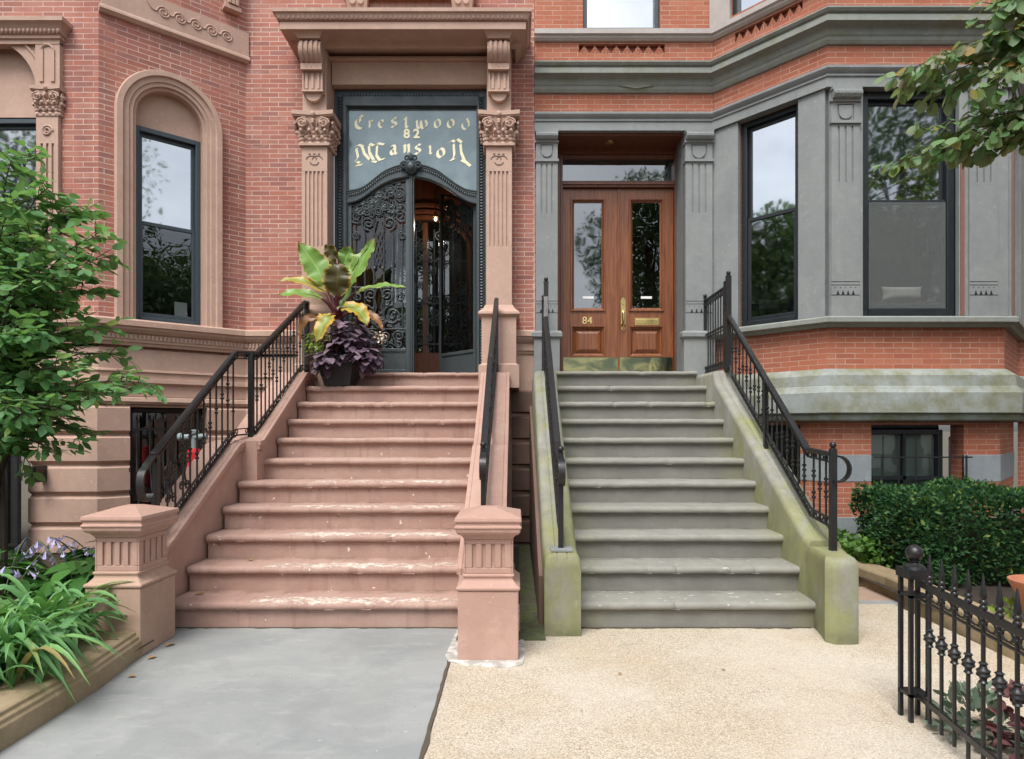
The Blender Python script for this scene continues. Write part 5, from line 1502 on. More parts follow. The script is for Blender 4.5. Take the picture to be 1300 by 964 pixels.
# ================================================================== RAILINGS
def lerp_path(path, y):
    # path (x,y,z) ordered by y
    ys = [p[1] for p in path]
    return tuple(float(np.interp(y, ys, [p[k] for p in path])) for k in (0, 2))
def baluster(x, y, z0, z1, knots, parent, name='baluster', w=.0065):
    m = MB(); m.tube([(x, y, z0), (x, y, z1)], w * 1.25, 4)
    for q in knots:
        zc = z0 + (z1 - z0) * q
        m.lathe(x, y, [(w, zc - .030), (w * 2.6, zc - .024), (w * 2.6, zc - .014), (w * 1.3, zc - .006), (w * 1.3, zc + .006), (w * 2.6, zc + .014), (w * 2.6, zc + .024), (w, zc + .030)], 8, cap=False)
    return m.build(name, 'black_iron', parent, smooth=40, recalc=False)
def post(x, y, z0, z1, parent, w=.034, ball=True):
    m = MB(); m.box(x - w / 2, x + w / 2, y - w / 2, y + w / 2, z0, z1)
    if ball:
        m.lathe(x, y, [(w * .6, z1), (w * .6, z1 + .008), (w * .3, z1 + .014)], 10); m.ball(x, y, z1 + .034, .024, None, None, 10, 7)
    return m.build('post', 'black_iron', parent, smooth=40, recalc=False)
def trim(path_top, path_bot, y0, y1, step, parent, r=.022):
    for path, s_ in ((path_top, -1), (path_bot, 1)):
        m = MB(); y = y0
        m.bar([(p[0], p[1], p[2] + s_ * .055) for p in path], .018, .010)
        while y < y1:
            x, z = lerp_path(path, y)
            c = z + s_ * (r + .012)
            m.tube([(x, y + r * math.cos(a), c + r * math.sin(a)) for a in np.linspace(0, 2 * PI, 9)[:-1]], .0055, 4, closed=True)
            y += step
        m.build('scroll_trim', 'black_iron', parent, smooth=50, recalc=False)
def railing(label, top, bot, ys, posts, knots, hw=.045, hh=.024, ring_step=.062, skip=()):
    rt = thing('iron_railing', (bot[0][0], bot[0][1], bot[0][2]), label, 'railing', 'iron railings on the two stoops')
    m = MB(); m.bar(top, hw, hh); m.bar([(p[0], p[1], p[2] + .012) for p in top], hw * .6, .012); m.build('handrail', 'black_iron', rt, bevel=.005)
    m = MB(); m.bar(bot, .022, .014); m.build('bottom_rail', 'black_iron', rt)
    for i, y in enumerate(ys):
        x, zt_ = lerp_path(top, y); _, zb_ = lerp_path(bot, y)
        baluster(x, y, zb_, zt_, knots[i % len(knots)], rt)
    for p in posts: post(*p[:4], rt, *(p[4:]))
    trim(top, bot, ys[0], ys[-1], ring_step, rt)
    return rt
# brown stoop, outer side (jogs inwards halfway up)
top = [(-2.565, 4.62, 1.235), (-2.565, 5.92, 2.085), (-2.565, 6.0, 2.12), (-2.44, 6.14, 2.125), (-2.43, 7.52, 2.88), (-2.43, 7.58, 2.88)]
bot = [(-2.565, 4.62, .60), (-2.565, 5.90, 1.335), (-2.565, 6.0, 1.36), (-2.44, 6.12, 1.375), (-2.43, 7.42, 2.09), (-2.43, 7.58, 2.10)]
ys = list(np.arange(4.70, 5.98, .112)) + list(np.arange(6.16, 7.55, .1))
rl = railing('black scrolled iron railing left of the brown stoop, bent halfway up', top, bot, [float(y) for y in ys], [(-2.43, 7.60, 1.95, 2.90, .05, False), (-2.47, 6.10, 1.30, 2.13, .045, False), (-2.565, 4.66, .57, 1.23, .034, False)], [(.42,), (.5,), (.58,), (.66,), (.5, .7), (.34,)])
m = MB()
pts = [(-2.565, 4.64, 1.24), (-2.565, 4.54, 1.17)] + [(-2.565, 4.53 - .07 * math.sin(a), 1.05 + .10 * math.cos(a) - .01 * a) for a in np.linspace(.1, 4.2, 12)]
m.bar(pts, .05, .016, side=(1, 0, 0)); m.build('lamb_tongue', 'black_iron', rl, smooth=50)
m = MB()
for yy, zc in ((4.86, 1.02), (5.06, 1.10)):
    for s_ in (-1, 1):
        m.tube([(-2.565, yy + s_ * dy, zc + dz) for dy, dz in spiral(.045, .10, .045, .01, PI, 1.5)], .007, 4)
        m.tube([(-2.565, yy + s_ * dy, zc - .12 + dz) for dy, dz in spiral(.04, 0, .04, .01, PI, -1.5)], .007, 4)
        m.tube([(-2.565, yy + s_ * a, zc + b_) for a, b_ in ((.0, .16), (.03, .05), (.0, -.02), (.03, -.12))], .007, 4)
m.build('scroll_panel', 'black_iron', rl, smooth=50)
# brown stoop, inner side
top = [(-.235, 4.72, 1.22), (-.235, 4.78, 1.285), (-.235, 5.98, 2.06), (-.235, 6.1, 2.10), (-.225, 7.56, 2.92)]
bot = [(-.235, 4.72, .78), (-.235, 5.9, 1.36), (-.235, 6.1, 1.40), (-.225, 7.4, 2.12), (-.225, 7.56, 2.13)]
ys = [float(y) for y in np.arange(4.86, 7.5, .11)]
rr_ = railing('black iron railing right of the brown stoop, seen end on above its fluted pedestal', top, bot, ys, [(-.235, 4.72, .66, 1.27, .036, True), (-.225, 7.58, 2.0, 2.93, .045, False)], [(.4, .6), (.5,), (.6,)], hw=.05)
m = MB(); pts = [(-.235, 4.70, 1.24)] + [(-.235, 4.66 - .06 * math.sin(a), 1.14 + .08 * math.cos(a)) for a in np.linspace(0, 3.6, 10)]; m.bar(pts, .048, .016, side=(1, 0, 0)); m.build('scroll_end', 'black_iron', rr_, smooth=50)
# grey stoop, left
top = [(.318, 4.64, 1.20), (.318, 4.98, 1.30), (.318, 6.95, 2.60), (.325, 7.05, 2.86), (.33, 7.82, 2.95)]
bot = [(.318, 4.64, .66), (.318, 4.9, .72), (.318, 6.9, 1.90), (.325, 7.1, 2.12), (.33, 7.82, 2.13)]
ys = [float(y) for y in np.arange(4.76, 7.7, .11)]
rg = railing('black iron railing left of the grey stoop, standing on the narrow mossy side wall', top, bot, ys, [(.318, 4.64, .57, 1.24, .036, True), (.325, 7.06, 2.04, 3.0, .05, True), (.33, 7.86, 2.05, 2.97, .036, True)], [(.4, .6), (.5,), (.6,)], hw=.05)
m = MB(); pts = [(.318, 4.62, 1.20)] + [(.318, 4.57 - .06 * math.sin(a), 1.11 + .085 * math.cos(a)) for a in np.linspace(0, 3.8, 10)]; m.bar(pts, .048, .016, side=(1, 0, 0)); m.build('scroll_end', 'black_iron', rg, smooth=50)
# grey stoop, right
top = [(2.24, 4.62, 1.235), (2.235, 5.0, 1.26), (2.24, 5.06, 1.29), (2.275, 6.86, 2.54), (2.285, 7.0, 2.62)]
bot = [(2.24, 4.62, .72), (2.235, 4.95, .76), (2.275, 6.9, 1.97), (2.285, 7.0, 2.04)]
ys = [float(y) for y in np.concatenate([np.arange(4.72, 4.99, .095), np.arange(5.08, 6.98, .112)])]
rh = railing('black iron railing right of the grey stoop, with a tall panel at the bay window', top, bot, ys, [(2.24, 4.62, .55, 1.27, .042, True), (2.255, 5.90, 1.22, 1.86, .036, False), (2.285, 7.03, 2.04, 3.06, .05, True), (2.285, 7.10, 2.04, 3.02, .05, False), (2.285, 7.90, 2.05, 2.99, .036, True)], [(.42, .6), (.5,), (.34, .66)])
m = MB(); pts = [(2.24, 4.60, 1.235)] + [(2.24 + .0, 4.54 - .075 * math.sin(a) + .03, 1.135 + .10 * math.cos(a)) for a in np.linspace(0, 3.7, 12)]
pts = [(2.262, 4.61, 1.225)] + [(2.262 + .085 * math.sin(a), 4.60, 1.135 + .09 * math.cos(a)) for a in np.linspace(0, 3.5, 12)]
m.bar(pts, .05, .012, side=(0, 1, 0)); m.build('scroll_end', 'black_iron', rh, smooth=50)
m = MB(); 
for z in (2.97, 2.90, 2.16, 2.09, 2.55): m.bar([(2.285, 7.10, z), (2.285, 7.90, z)], .024, .012)
m.build('panel_rail', 'black_iron', rh)
for y in np.arange(7.20, 7.86, .095): baluster(2.285, float(y), 2.09, 2.97, (.5,), rh)
for z in (2.935, 2.125):
    m = MB()
    for y in np.arange(7.16, 7.88, .044): m.tube([(2.285, y + .022 * math.cos(a), z + .022 * math.sin(a)) for a in np.linspace(0, 2 * PI, 9)[:-1]], .005, 4, closed=True)
    m.build('scroll_trim', 'black_iron', rh, smooth=50, recalc=False)

# ================================================================== GROUND
def sheet(name, poly, z, mat, kind='structure', label=None):
    m = MB(); m.add([(x, y, z) for x, y in poly], [tuple(range(len(poly)))])
    return tag(m.build(name, mat, None, recalc=False), label, None, None, kind)
slab0 = None
sheet('ground', [(-400, -400), (400, -400), (400, 400), (-400, 400)], -.06, 'earth')
def slab(name, x0, x1, y0, y1, z, mat):
    m = MB(); m.box(x0, x1, y0, y1, -.05, z); return tag(m.build(name, mat, None, bevel=.006), None, None, None, 'structure')
slab('bluestone_path', -2.45, -.412, 1.9, 4.75, 0.0, 'bluestone_slab')
slab('bluestone_path', -2.52, -2.322, 4.44, 4.75, -.005, 'bluestone_slab')
slab('concrete_path', -.40, 3.06, 1.9, 5.30, -.002, 'aggregate')
slab('concrete_path', 2.38, 3.40, 5.42, 5.90, -.004, 'red_paver')
slab('path_joint', 2.38, 3.40, 5.30, 5.42, -.003, 'bluestone_slab')
m = MB(); 
pp = [(-.41, 4.62), (-.43, 4.3), (-.44, 4.08), (-.41, 3.97), (-.33, 3.93), (-.2, 3.90), (-.05, 3.87), (.04, 3.92), (.055, 4.05), (.06, 4.3), (.04, 4.5), (-.15, 4.55)]
m.plan(pp, -.03, .006); tag(m.build('mortar_patch', 'mortar_patch', None), None, None, None, 'structure')
m = MB(); m.box(.03, .2, 4.38, 7.95, -.05, .012); m.box(-.40, .03, 4.36, 4.55, -.05, .01); tag(m.build('mossy_strip', 'mossy_ground', None), None, None, None, 'structure')
slab('sidewalk', -14, 14, -2.2, 1.9, -.012, 'sidewalk_brick')
slab('street_kerb', -14, 14, -2.4, -2.2, -.01, 'bluestone_slab')
m = MB(); m.box(-60, 60, -12, -2.4, -.058, -.052); m.box(-60, 60, -12, -2.4, -.06, -.055); 
sheet('street', [(-120, -14), (120, -14), (120, -2.4), (-120, -2.4)], -.05, 'asphalt')
m = MB(); rs = random.Random(5)
ya = np.linspace(1.95, 4.05, 30); lx = [(-.412 + rs.uniform(-.008, -.001), y) for y in ya]; rx = [(-.40 + rs.uniform(-.002, .004) + (.006 if rs.random() < .2 else 0), y) for y in ya]
m.plan(lx + rx[::-1], -.03, .004); tag(m.build('joint_shade_strip', 'earth', None), None, None, None, 'structure')
for xa, xb in ((-2.46, -.40), (.45, 2.10)):  # dirt line at the stair foot, its dark colour also standing for contact shadow
    m = MB(); xs_ = np.linspace(xa, xb, 40); m.plan([(x, 4.655 - rs.uniform(.002, .03) * rs.random()) for x in xs_] + [(xb, 4.67), (xa, 4.67)], -.03, .005); tag(m.build('joint_shade_strip', 'earth', None), None, None, None, 'structure')
sheet('garden_soil', [(-9, 1.9), (-2.32, 1.9), (-2.32, 4.2), (-2.7, 4.5), (-2.7, 8.1), (-9, 8.1)], .06, 'soil')
sheet('garden_soil', [(3.1, 1.9), (9, 1.9), (9, 8.1), (2.4, 8.1), (2.4, 5.92), (3.1, 5.92)], .08, 'soil')
# small dark brick edging seen beside the mossy strip
m = MB(); m.add([(x, y, z) for x in (.165, .193) for y, z in ((4.7, 0), (4.7, .36), (7.9, 1.7), (7.9, 0))], [(0, 1, 2, 3), (7, 6, 5, 4), (0, 4, 5, 1), (1, 5, 6, 2), (2, 6, 7, 3), (3, 7, 4, 0)]); tag(m.build('brick_edging', 'brownstone_dark', None), 'dark brick edging in the narrow gap between the two stoops', 'edging')

def curb(name, label, pts, w, h):
    m = MB()
    m.sweep(pts, [(0, -.05), (0, h - .06), (-.012, h - .05), (-.012, h - .03), (-.03, h - .018), (-.03, h - .002), (-.05, h), (-w, h + .004), (-w, -.05)], 'plan', 'R')
    return tag(m.build(name, 'curb_stone', None, bevel=.006), label, 'curb')
curb('garden_curb', 'moulded sandstone curb along the lily bed, left of the bluestone path', [(-2.325, 4.12), (-2.325, 3.98), (-2.27, 3.55), (-2.25, 1.95)][::-1] and [(-2.72, 4.12), (-2.325, 4.12), (-2.27, 3.55), (-2.25, 1.95)][1:][::-1], .24, .165) if False else None
m = MB()
cpts = [(-2.25, 1.95), (-2.27, 3.55), (-2.335, 4.10)]
m.sweep(cpts, [(0, -.05), (0, .10), (-.012, .11), (-.012, .128), (-.03, .138), (-.03, .155), (-.05, .162), (-.27, .168), (-.27, -.05)], 'plan', 'R')
tag(m.build('garden_curb', 'curb_stone', None, bevel=.006), 'moulded sandstone curb holding the lily bed beside the bluestone path', 'curb')
m = MB()
cpts = [(2.42, 6.75), (3.12, 6.0), (3.16, 5.6), (3.06, 4.1), (2.98, 1.95)]
m.sweep(cpts, [(0, -.05), (0, .155), (-.02, .17), (-.22, .175), (-.24, .16), (-.24, -.05)], 'plan', 'L') if False else m.sweep(cpts, [(0, -.05), (0, .15), (-.02, .168), (-.20, .172), (-.22, .16), (-.22, -.05)], 'plan', 'R')
tag(m.build('garden_curb', 'curb_stone', None, bevel=.008), 'low weathered stone curb in front of the clipped hedge', 'curb')

# ---- left basement gate (dark, at the picture edge) and red pipe
g = thing('basement_gate', (-5.45, 6.75, 0), 'dark iron basement gate hinged on the brownstone wall behind the hostas', 'gate')
m = MB(); x0, x1, yy = -6.0, -5.16, 6.80
m.box(x0, x1, yy, yy + .02, .1, 1.22); m.build('gate_sheet', 'black_iron', g)
m = MB()
for u in np.linspace(x0, x1, 8): m.tube([(u, yy - .02, .1), (u, yy - .02, 1.3)], .012, 5)
m.box(x0, x1, yy - .03, yy - .01, 1.2, 1.23); m.box(x0, x1, yy - .03, yy - .01, .2, .23); m.build('gate_bars', 'black_iron', g)
m = MB(); m.box(x1 - .02, x1 + .18, yy - .03, yy, .93, .965); m.lathe(x1 + .155, yy - .035, [(.018, .86), (.022, .87), (.022, 1.02), (.018, 1.03)], 10); m.box(x1 + .13, x1 + .18, yy - .02, 6.95, .86, 1.03); m.build('hinge', 'black_iron', g)
rp = thing('standpipe', (-3.36, 6.85, 0), 'bright red standpipe with pale fitting behind the left railing', 'standpipe')
m = MB(); m.lathe(-3.37, 6.85, [(.075, .0), (.075, 1.16), (.06, 1.20), (.03, 1.215)], 16); m.lathe(-3.37, 6.85, [(.082, .98), (.082, 1.0)], 16); m.build('cylinder', 'red_paint', rp, smooth=40)
m = MB(); m.lathe(-3.37, 6.85, [(.03, 1.21), (.03, 1.36), (.045, 1.37), (.045, 1.40), (.02, 1.41)], 12); m.tube([(-3.52, 6.85, 1.33), (-3.37, 6.85, 1.33), (-3.24, 6.85, 1.34)], .032, 10); m.tube([(-3.53, 6.85, 1.33), (-3.50, 6.85, 1.33)], .045, 10); m.build('fitting', 'pale_pipe', rp, smooth=40)
# ================================================================== PLANTS
def leaf_base(length=1.0, width=.5, fold=.12, droop=.12, prof=((0, .03), (.18, .62), (.42, 1.0), (.68, .80), (.88, .38), (1, .0)), stem=0.0, serr=0.0):
    V = []; F = []
    n = len(prof)
    for i, (t, w) in enumerate(prof):
        y = t * length; hw = w * width / 2 * (1 + (serr if i % 2 else -serr))
        z = -droop * length * t * t
        V += [(-hw, y, z), (0, y, z - fold * hw), (hw, y, z)]
    for i in range(n - 1):
        a = 3 * i; F += [(a, a + 1, a + 4, a + 3), (a + 1, a + 2, a + 5, a + 4)]
    return np.array(V), F
def frames(dirs, roll, rng_):
    d = dirs / (np.linalg.norm(dirs, axis=1, keepdims=True) + 1e-9)
    up = np.tile(np.array([0, 0, 1.0]), (len(d), 1)) + rng_.normal(0, roll, (len(d), 3))
    x = np.cross(d, up); x /= (np.linalg.norm(x, axis=1, keepdims=True) + 1e-9)
    z = np.cross(x, d)
    return np.stack([x, d, z], axis=2)      # columns: local x,y,z
def leaf_cloud(name, mat, parent, pos, dirs, size, base, roll=.4, seed=1, kind=None):
    r = np.random.default_rng(seed)
    V, F = base; k = len(V); N = len(pos)
    R = frames(np.asarray(dirs, float), roll, r)
    P = np.einsum('nij,kj->nki', R, V) * np.asarray(size).reshape(-1, 1, 1) + np.asarray(pos)[:, None, :]
    org = np.array(parent_world(parent)) if parent is not None else np.zeros(3)
    P = P.reshape(-1, 3) - org
    Fa = np.array(F); f4 = (Fa[None] + (np.arange(N) * k)[:, None, None]).reshape(-1, Fa.shape[1])
    me = bpy.data.meshes.new(name)
    me.vertices.add(len(P)); me.vertices.foreach_set('co', P.astype(np.float32).ravel())
    me.loops.add(f4.size); me.loops.foreach_set('vertex_index', f4.astype(np.int32).ravel())
    me.polygons.add(len(f4)); me.polygons.foreach_set('loop_start', (np.arange(len(f4)) * f4.shape[1]).astype(np.int32)); me.polygons.foreach_set('loop_total', np.full(len(f4), f4.shape[1], dtype=np.int32))
    me.polygons.foreach_set('use_smooth', [True] * len(f4))
    me.update(calc_edges=True)
    at = me.attributes.new('rnd', 'FLOAT', 'POINT')
    at.data.foreach_set('value', np.repeat(r.random(N), k).astype(np.float32))
    me.materials.append(MAT[mat])
    ob = bpy.data.objects.new(name, me); COL.objects.link(ob)
    if parent is not None: ob.parent = parent
    if kind: ob['kind'] = kind
    return ob
def bez(a, b, c, n=12):
    a, b, c = map(np.array, (a, b, c)); t = np.linspace(0, 1, n)[:, None]
    return (1 - t) ** 2 * a + 2 * t * (1 - t) * b + t * t * c

def shrub(root, branches, leaf_mat_, base, size, density, twig=.22, seed=3, r0=.02, start=.3, droop=.0, tw_leaf=7, crown='crown', br_name='branch'):
    """branches: list of (hub, mid, tip); leaves sit along branch ends and side twigs"""
    r = np.random.default_rng(seed); wood = MB(); pos = []; dr = []
    for hub, mid, tip in branches:
        p = bez(hub, mid, tip, 14); n = len(p)
        wood.tube([tuple(q) for q in p], [r0 * (1 - .85 * i / (n - 1)) for i in range(n)], 5)
        L = np.linalg.norm(np.diff(p, axis=0), axis=1).sum()
        m = max(4, int(L * density))
        for t in np.linspace(start, 1.0, m):
            i = min(n - 2, int(t * (n - 1))); f = t * (n - 1) - i
            q = p[i] * (1 - f) + p[i + 1] * f; tan = p[i + 1] - p[i]; tan /= np.linalg.norm(tan)
            s = r.normal(0, 1, 3); s -= tan * s.dot(tan); s /= np.linalg.norm(s)
            d = tan * .7 + s * .9; d[2] = d[2] * .6 + .1 - droop
            d /= np.linalg.norm(d); ln = twig * r.uniform(.4, 1.1) * (1.15 - .6 * t)
            tq = [q + d * ln * k for k in np.linspace(0, 1, 4)]
            wood.tube([tuple(v) for v in tq], [.0035, .003, .0025, .002], 4)
            nl = max(2, int(tw_leaf * ln / twig + .5))
            for k in range(nl):
                u = (k + .6) / nl; sd = np.cross(d, [0, 0, 1]); sd /= np.linalg.norm(sd) + 1e-9
                pos.append(q + d * ln * u + r.normal(0, .006, 3))
                v = d * .55 + sd * (1 if k % 2 else -1) * .9 + r.normal(0, .25, 3); v[2] -= droop + .12
                dr.append(v)
            pos.append(q + d * ln); dr.append(d + [0, 0, -.15 - droop])
    wood.build(br_name, 'bark', root, smooth=60, recalc=False)
    pos = np.array(pos); dr = np.array(dr)
    leaf_cloud(crown, leaf_mat_, root, pos, dr, size * r.uniform(.65, 1.2, len(pos)), base, .45, seed)
    return len(pos)

def at(px, py, Y): return np.array([X(px, Y), Y, Z(py, Y)])

# ---- left shrub
root = thing('shrub', (-3.95, 4.95, .06), 'leafy green shrub spreading in front of the left bay window', 'shrub')
tips = [(42, 192, 5.0), (14, 205, 4.8), (62, 238, 4.7), (85, 262, 4.9), (126, 300, 4.6), (112, 268, 5.0), (140, 326, 4.7), (100, 335, 4.4), (122, 372, 4.8), (128, 415, 4.6), (152, 452, 4.9),
        (190, 487, 4.6), (178, 500, 4.8), (148, 505, 4.4), (112, 556, 4.7), (70, 572, 4.5), (38, 590, 4.8), (58, 422, 4.3), (40, 352, 4.3), (20, 302, 4.6), (8, 500, 4.4), (30, 525, 4.2), (90, 470, 4.3),
        (76, 520, 4.3), (10, 420, 4.2), (60, 300, 4.3), (96, 425, 4.9), (50, 480, 4.5), (20, 380, 4.8), (85, 390, 4.6), (25, 455, 5.1), (65, 545, 4.9), (100, 505, 5.0), (5, 560, 4.5), (15, 260, 4.4)]
hub0 = np.array([-3.95, 4.95, .35]); br = []
rs = np.random.default_rng(4)
for px, py, Y in tips:
    tip = at(px, py, Y); hub = hub0 + [0, 0, rs.uniform(.3, .9)]
    mid = np.array([hub[0] * .75 + tip[0] * .25, (hub[1] + tip[1]) / 2, tip[2] * .75 + hub[2] * .25 + .35])
    br.append((hub, mid, tip))
for k in range(26):      # the side that lies outside the frame
    a = rs.uniform(PI * .6, PI * 1.5); rad = rs.uniform(.6, 1.1)
    tip = np.array([-4.0 + rad * math.cos(a), 4.9 + rad * .9 * math.sin(a), rs.uniform(1.0, 3.4)])
    br.append((hub0 + [0, 0, rs.uniform(.3, .9)], np.array([(hub0[0] + tip[0]) / 2, (hub0[1] + tip[1]) / 2, tip[2] * .8 + .4]), tip))
shrub_leaf = leaf_base(1, .58, .14, .18, stem=.1)
shrub(root, br, 'shrub_leaf', shrub_leaf, .092, 17, .26, 5, .016, .34, .05, 7, 'foliage')
t = MB()
for k in range(5): 
    a = k * 1.3; t.tube([tuple(q) for q in bez((-3.95 + .06 * math.cos(a), 4.95 + .06 * math.sin(a), .04), (-3.95 + .1 * math.cos(a), 4.95 + .1 * math.sin(a), .5), hub0 + [.05 * math.cos(a), .05 * math.sin(a), .8], 6)], .022, 6)
t.build('trunk', 'bark', root, smooth=60)

# ---- street tree on the right, only its branches reach into the picture
root = thing('tree', (4.95, 3.6, .08), 'broadleaf tree whose drooping branch with purplish green leaves hangs before the right bay', 'tree')
tk = MB(); tk.tube([(4.95, 3.6, .0), (4.93, 3.62, .4), (4.9, 3.66, 1.2), (4.86, 3.72, 2.2), (4.8, 3.8, 3.2), (4.7, 3.9, 4.2), (4.6, 4.0, 5.2)], [.16, .13, .115, .10, .085, .06, .03], 12); tk.build('trunk', 'bark', root, smooth=60)
H1, H2 = np.array([4.75, 3.85, 3.5]), np.array([4.68, 3.92, 4.3])
tips = [(1131, 97, 4.2), (1150, 118, 4.3), (1165, 85, 4.1), (1195, 78, 4.2), (1210, 108, 4.4), (1185, 125, 4.2), (1230, 60, 4.2), (1245, 30, 4.1), (1262, 5, 4.0), (1250, 95, 4.1), (1280, 55, 4.2), (1290, 20, 4.1), (1275, 100, 4.3), (1295, 85, 4.0),
        (1136, 206, 4.2), (1160, 200, 4.3), (1185, 185, 4.1), (1175, 165, 4.2), (1210, 170, 4.2), (1240, 150, 4.3), (1238, 196, 4.25), (1262, 135, 4.1), (1285, 130, 4.2), (1230, 120, 4.0), (1298, 150, 4.1), (1278, 160, 4.2), (1290, -20, 4.0), (1270, -30, 4.2)]
br = []
for px, py, Y in tips:
    tip = at(px, py, Y)
    hub = H2 if py < 128 else H1
    mid = hub * .45 + tip * .55 + [0.15, 0, .16 if py < 128 else .12]
    br.append((hub, mid, tip))
for k in range(34):
    a = rs.uniform(-PI, PI); rad = rs.uniform(.8, 1.7)
    tip = np.array([5.2 + rad * math.cos(a), 3.7 + rad * math.sin(a), rs.uniform(3.3, 6.3)])
    if abs((tip[0]) / max(.1, tip[1])) < .88 and tip[1] > 0: continue
    br.append((H2 if tip[2] > 4 else H1, (H2 + tip) / 2 + [0, 0, .4], tip))
hz = leaf_base(1, .78, .10, .22, prof=((0, .05), (.12, .62), (.3, .95), (.48, .90), (.62, 1.0), (.8, .62), (.92, .30), (1, .0)), serr=.05)
shrub(root, br, 'hazel_leaf', hz, .080, 9.0, .17, 9, .012, .62, .38, 6, 'crown')

# ---- hedge
root = thing('hedge', (4.5, 6.05, .08), 'dense dark green clipped hedge under the right bay window', 'hedge')
r = np.random.default_rng(21)
def hedge_h(x, y): return .80 + .05 * np.sin(x * 3.1 + 1) + .04 * np.sin(x * 7.3 + y * 5) + .02 * np.sin(y * 9)
N = 26000
hx0, hx1, hy0, hy1 = 3.42, 6.3, 5.45, 6.6
m_ = r.random(N)
px = r.uniform(hx0, hx1, N); py = r.uniform(hy0, hy1, N); pz = r.uniform(.12, 1, N)
top = m_ < .42
shell = r.exponential(.035, N)
hh = hedge_h(px, py)
pos = np.stack([px, py, np.where(top, hh - shell, pz * hh)], 1)
front = (~top) & (m_ < .82); left = (~top) & (m_ >= .82)
bul = .07 * np.sin(px * 4.1 + pz * 3) + .05 * np.sin(px * 9 + pz * 7)
pos[front, 1] = (hy0 + shell - bul * .8 + .25 * (pz - .55) ** 2)[front]
pos[left, 0] = (hx0 + shell + .2 * (pz - .55) ** 2 - .05 * np.sin(py * 8 + pz * 6))[left]
# rounded shoulders
ed = np.minimum(pos[:, 1] - hy0, pos[:, 0] - hx0); pos[top, 2] -= (np.clip(.18 - ed, 0, .18) ** 2 * 3.5)[top]
dr = r.normal(0, .6, (N, 3)); dr[top] += [0, -.1, .9]; dr[front] += [0, -.8, .5]; dr[left] += [-.8, -.1, .5]
leaf_cloud('foliage', 'yew_leaf', root, pos, dr, r.uniform(.035, .062, N), leaf_base(1, .46, .1, .1, prof=((0, .2), (.35, 1), (.75, .8), (1, 0))), .7, 5)
hb = MB(); hb.plan([(hx0 + .3, hy0 + .34), (hx1 - .2, hy0 + .34), (hx1 - .2, hy1 - .2), (hx0 + .3, hy1 - .2)], .1, .55); hb.build('inner_twigs', 'bark', root)
# shoots that stick out
N = 420; px = r.uniform(hx0 + .1, hx1, N); py = r.uniform(hy0, hy1, N); pz = hedge_h(px, py) + r.uniform(0, .05, N)
leaf_cloud('foliage', 'ivy_leaf', root, np.stack([px, py, pz], 1), r.normal(0, .4, (N, 3)) + [0, 0, .8], r.uniform(.03, .05, N), leaf_base(1, .4), .6, 6)

# ---- low ivy at the foot of the hedge
N = 2600; px = r.uniform(2.45, 3.5, N); py = r.uniform(5.98, 6.95, N)
ok = (px - 2.42) + (py - 6.75) * .95 > .12
px, py = px[ok], py[ok]; N = len(px)
hgt = .14 + .16 * np.exp(-((px - 3.25) ** 2) / .12) + .06 * np.sin(px * 9) * np.sin(py * 8)
pos = np.stack([px, py, hgt * r.uniform(.3, 1, N) + .06], 1)
o = leaf_cloud('ground_ivy', 'ivy_leaf', None, pos, r.normal(0, .7, (N, 3)) + [0, -.4, .35], r.uniform(.035, .07, N), leaf_base(1, .75, .1, .15), .5, 8, 'stuff'); o['label'] = 'light green ivy at the foot of the hedge'

# ---- hostas
def hosta(c, R_, n, seed, label, flowers):
    root = thing('hosta', (c[0], c[1], c[2]), label, 'plant', 'hostas in the left bed')
    r = np.random.default_rng(seed); P = []; D = []; S = []
    for k in range(n):
        a = r.uniform(0, 2 * PI); rad = R_ * math.sqrt(r.random()); h = .10 + .34 * (1 - (rad / R_) ** 1.5) + r.uniform(-.04, .05)
        P.append((c[0] + rad * math.cos(a), c[1] + rad * math.sin(a), c[2] + h)); D.append((math.cos(a), math.sin(a), .25 - .75 * rad / R_)); S.append(r.uniform(.14, .22))
    leaf_cloud('foliage', 'hosta_leaf', root, np.array(P), np.array(D), np.array(S), leaf_base(1, .68, .16, .35, prof=((0, .25), (.12, .8), (.35, 1.0), (.6, .82), (.82, .42), (1, 0))), .2, seed)
    if flowers:
        st = MB(); FP = []; FD = []
        for k in range(flowers):
            a = r.uniform(0, 2 * PI); rad = r.uniform(.05, R_ * .8)
            b0 = np.array([c[0] + rad * .5 * math.cos(a), c[1] + rad * .5 * math.sin(a), c[2] + .2]); b1 = b0 + [.25 * math.cos(a), .25 * math.sin(a) - .08, r.uniform(.22, .36)]
            p = bez(b0, b0 * .4 + b1 * .6 + [0, 0, .12], b1, 8); st.tube([tuple(q) for q in p], .004, 4)
            for i in range(3, 8):
                for _ in range(2): FP.append(p[i] + r.normal(0, .012, 3)); FD.append(np.array([r.normal(0, .6), r.normal(0, .6), -.8]))
        st.build('flower_stalk', 'green_stem', root, smooth=60, recalc=False)
        leaf_cloud('blossoms', 'lilac_petals', root, np.array(FP), np.array(FD), r.uniform(.035, .055, len(FP)), leaf_base(1, .5, .5, .1, prof=((0, .2), (.5, .6), (.85, 1), (1, .7))), .5, seed)
hosta((-3.20, 5.15, .08), .42, 120, 31, 'hosta with lilac flowers growing close behind the left brown pedestal', 5)
hosta((-3.55, 4.45, .08), .45, 130, 32, 'hosta with the most lilac flowers, behind the strap leaved lilies at the left edge', 10)
hosta((-3.02, 4.55, .08), .32, 80, 33, 'low hosta squeezed between lily leaves and the left brown pedestal', 3)
hosta((-4.3, 5.2, .08), .5, 110, 34, 'hosta in front of the dark basement gate', 3)

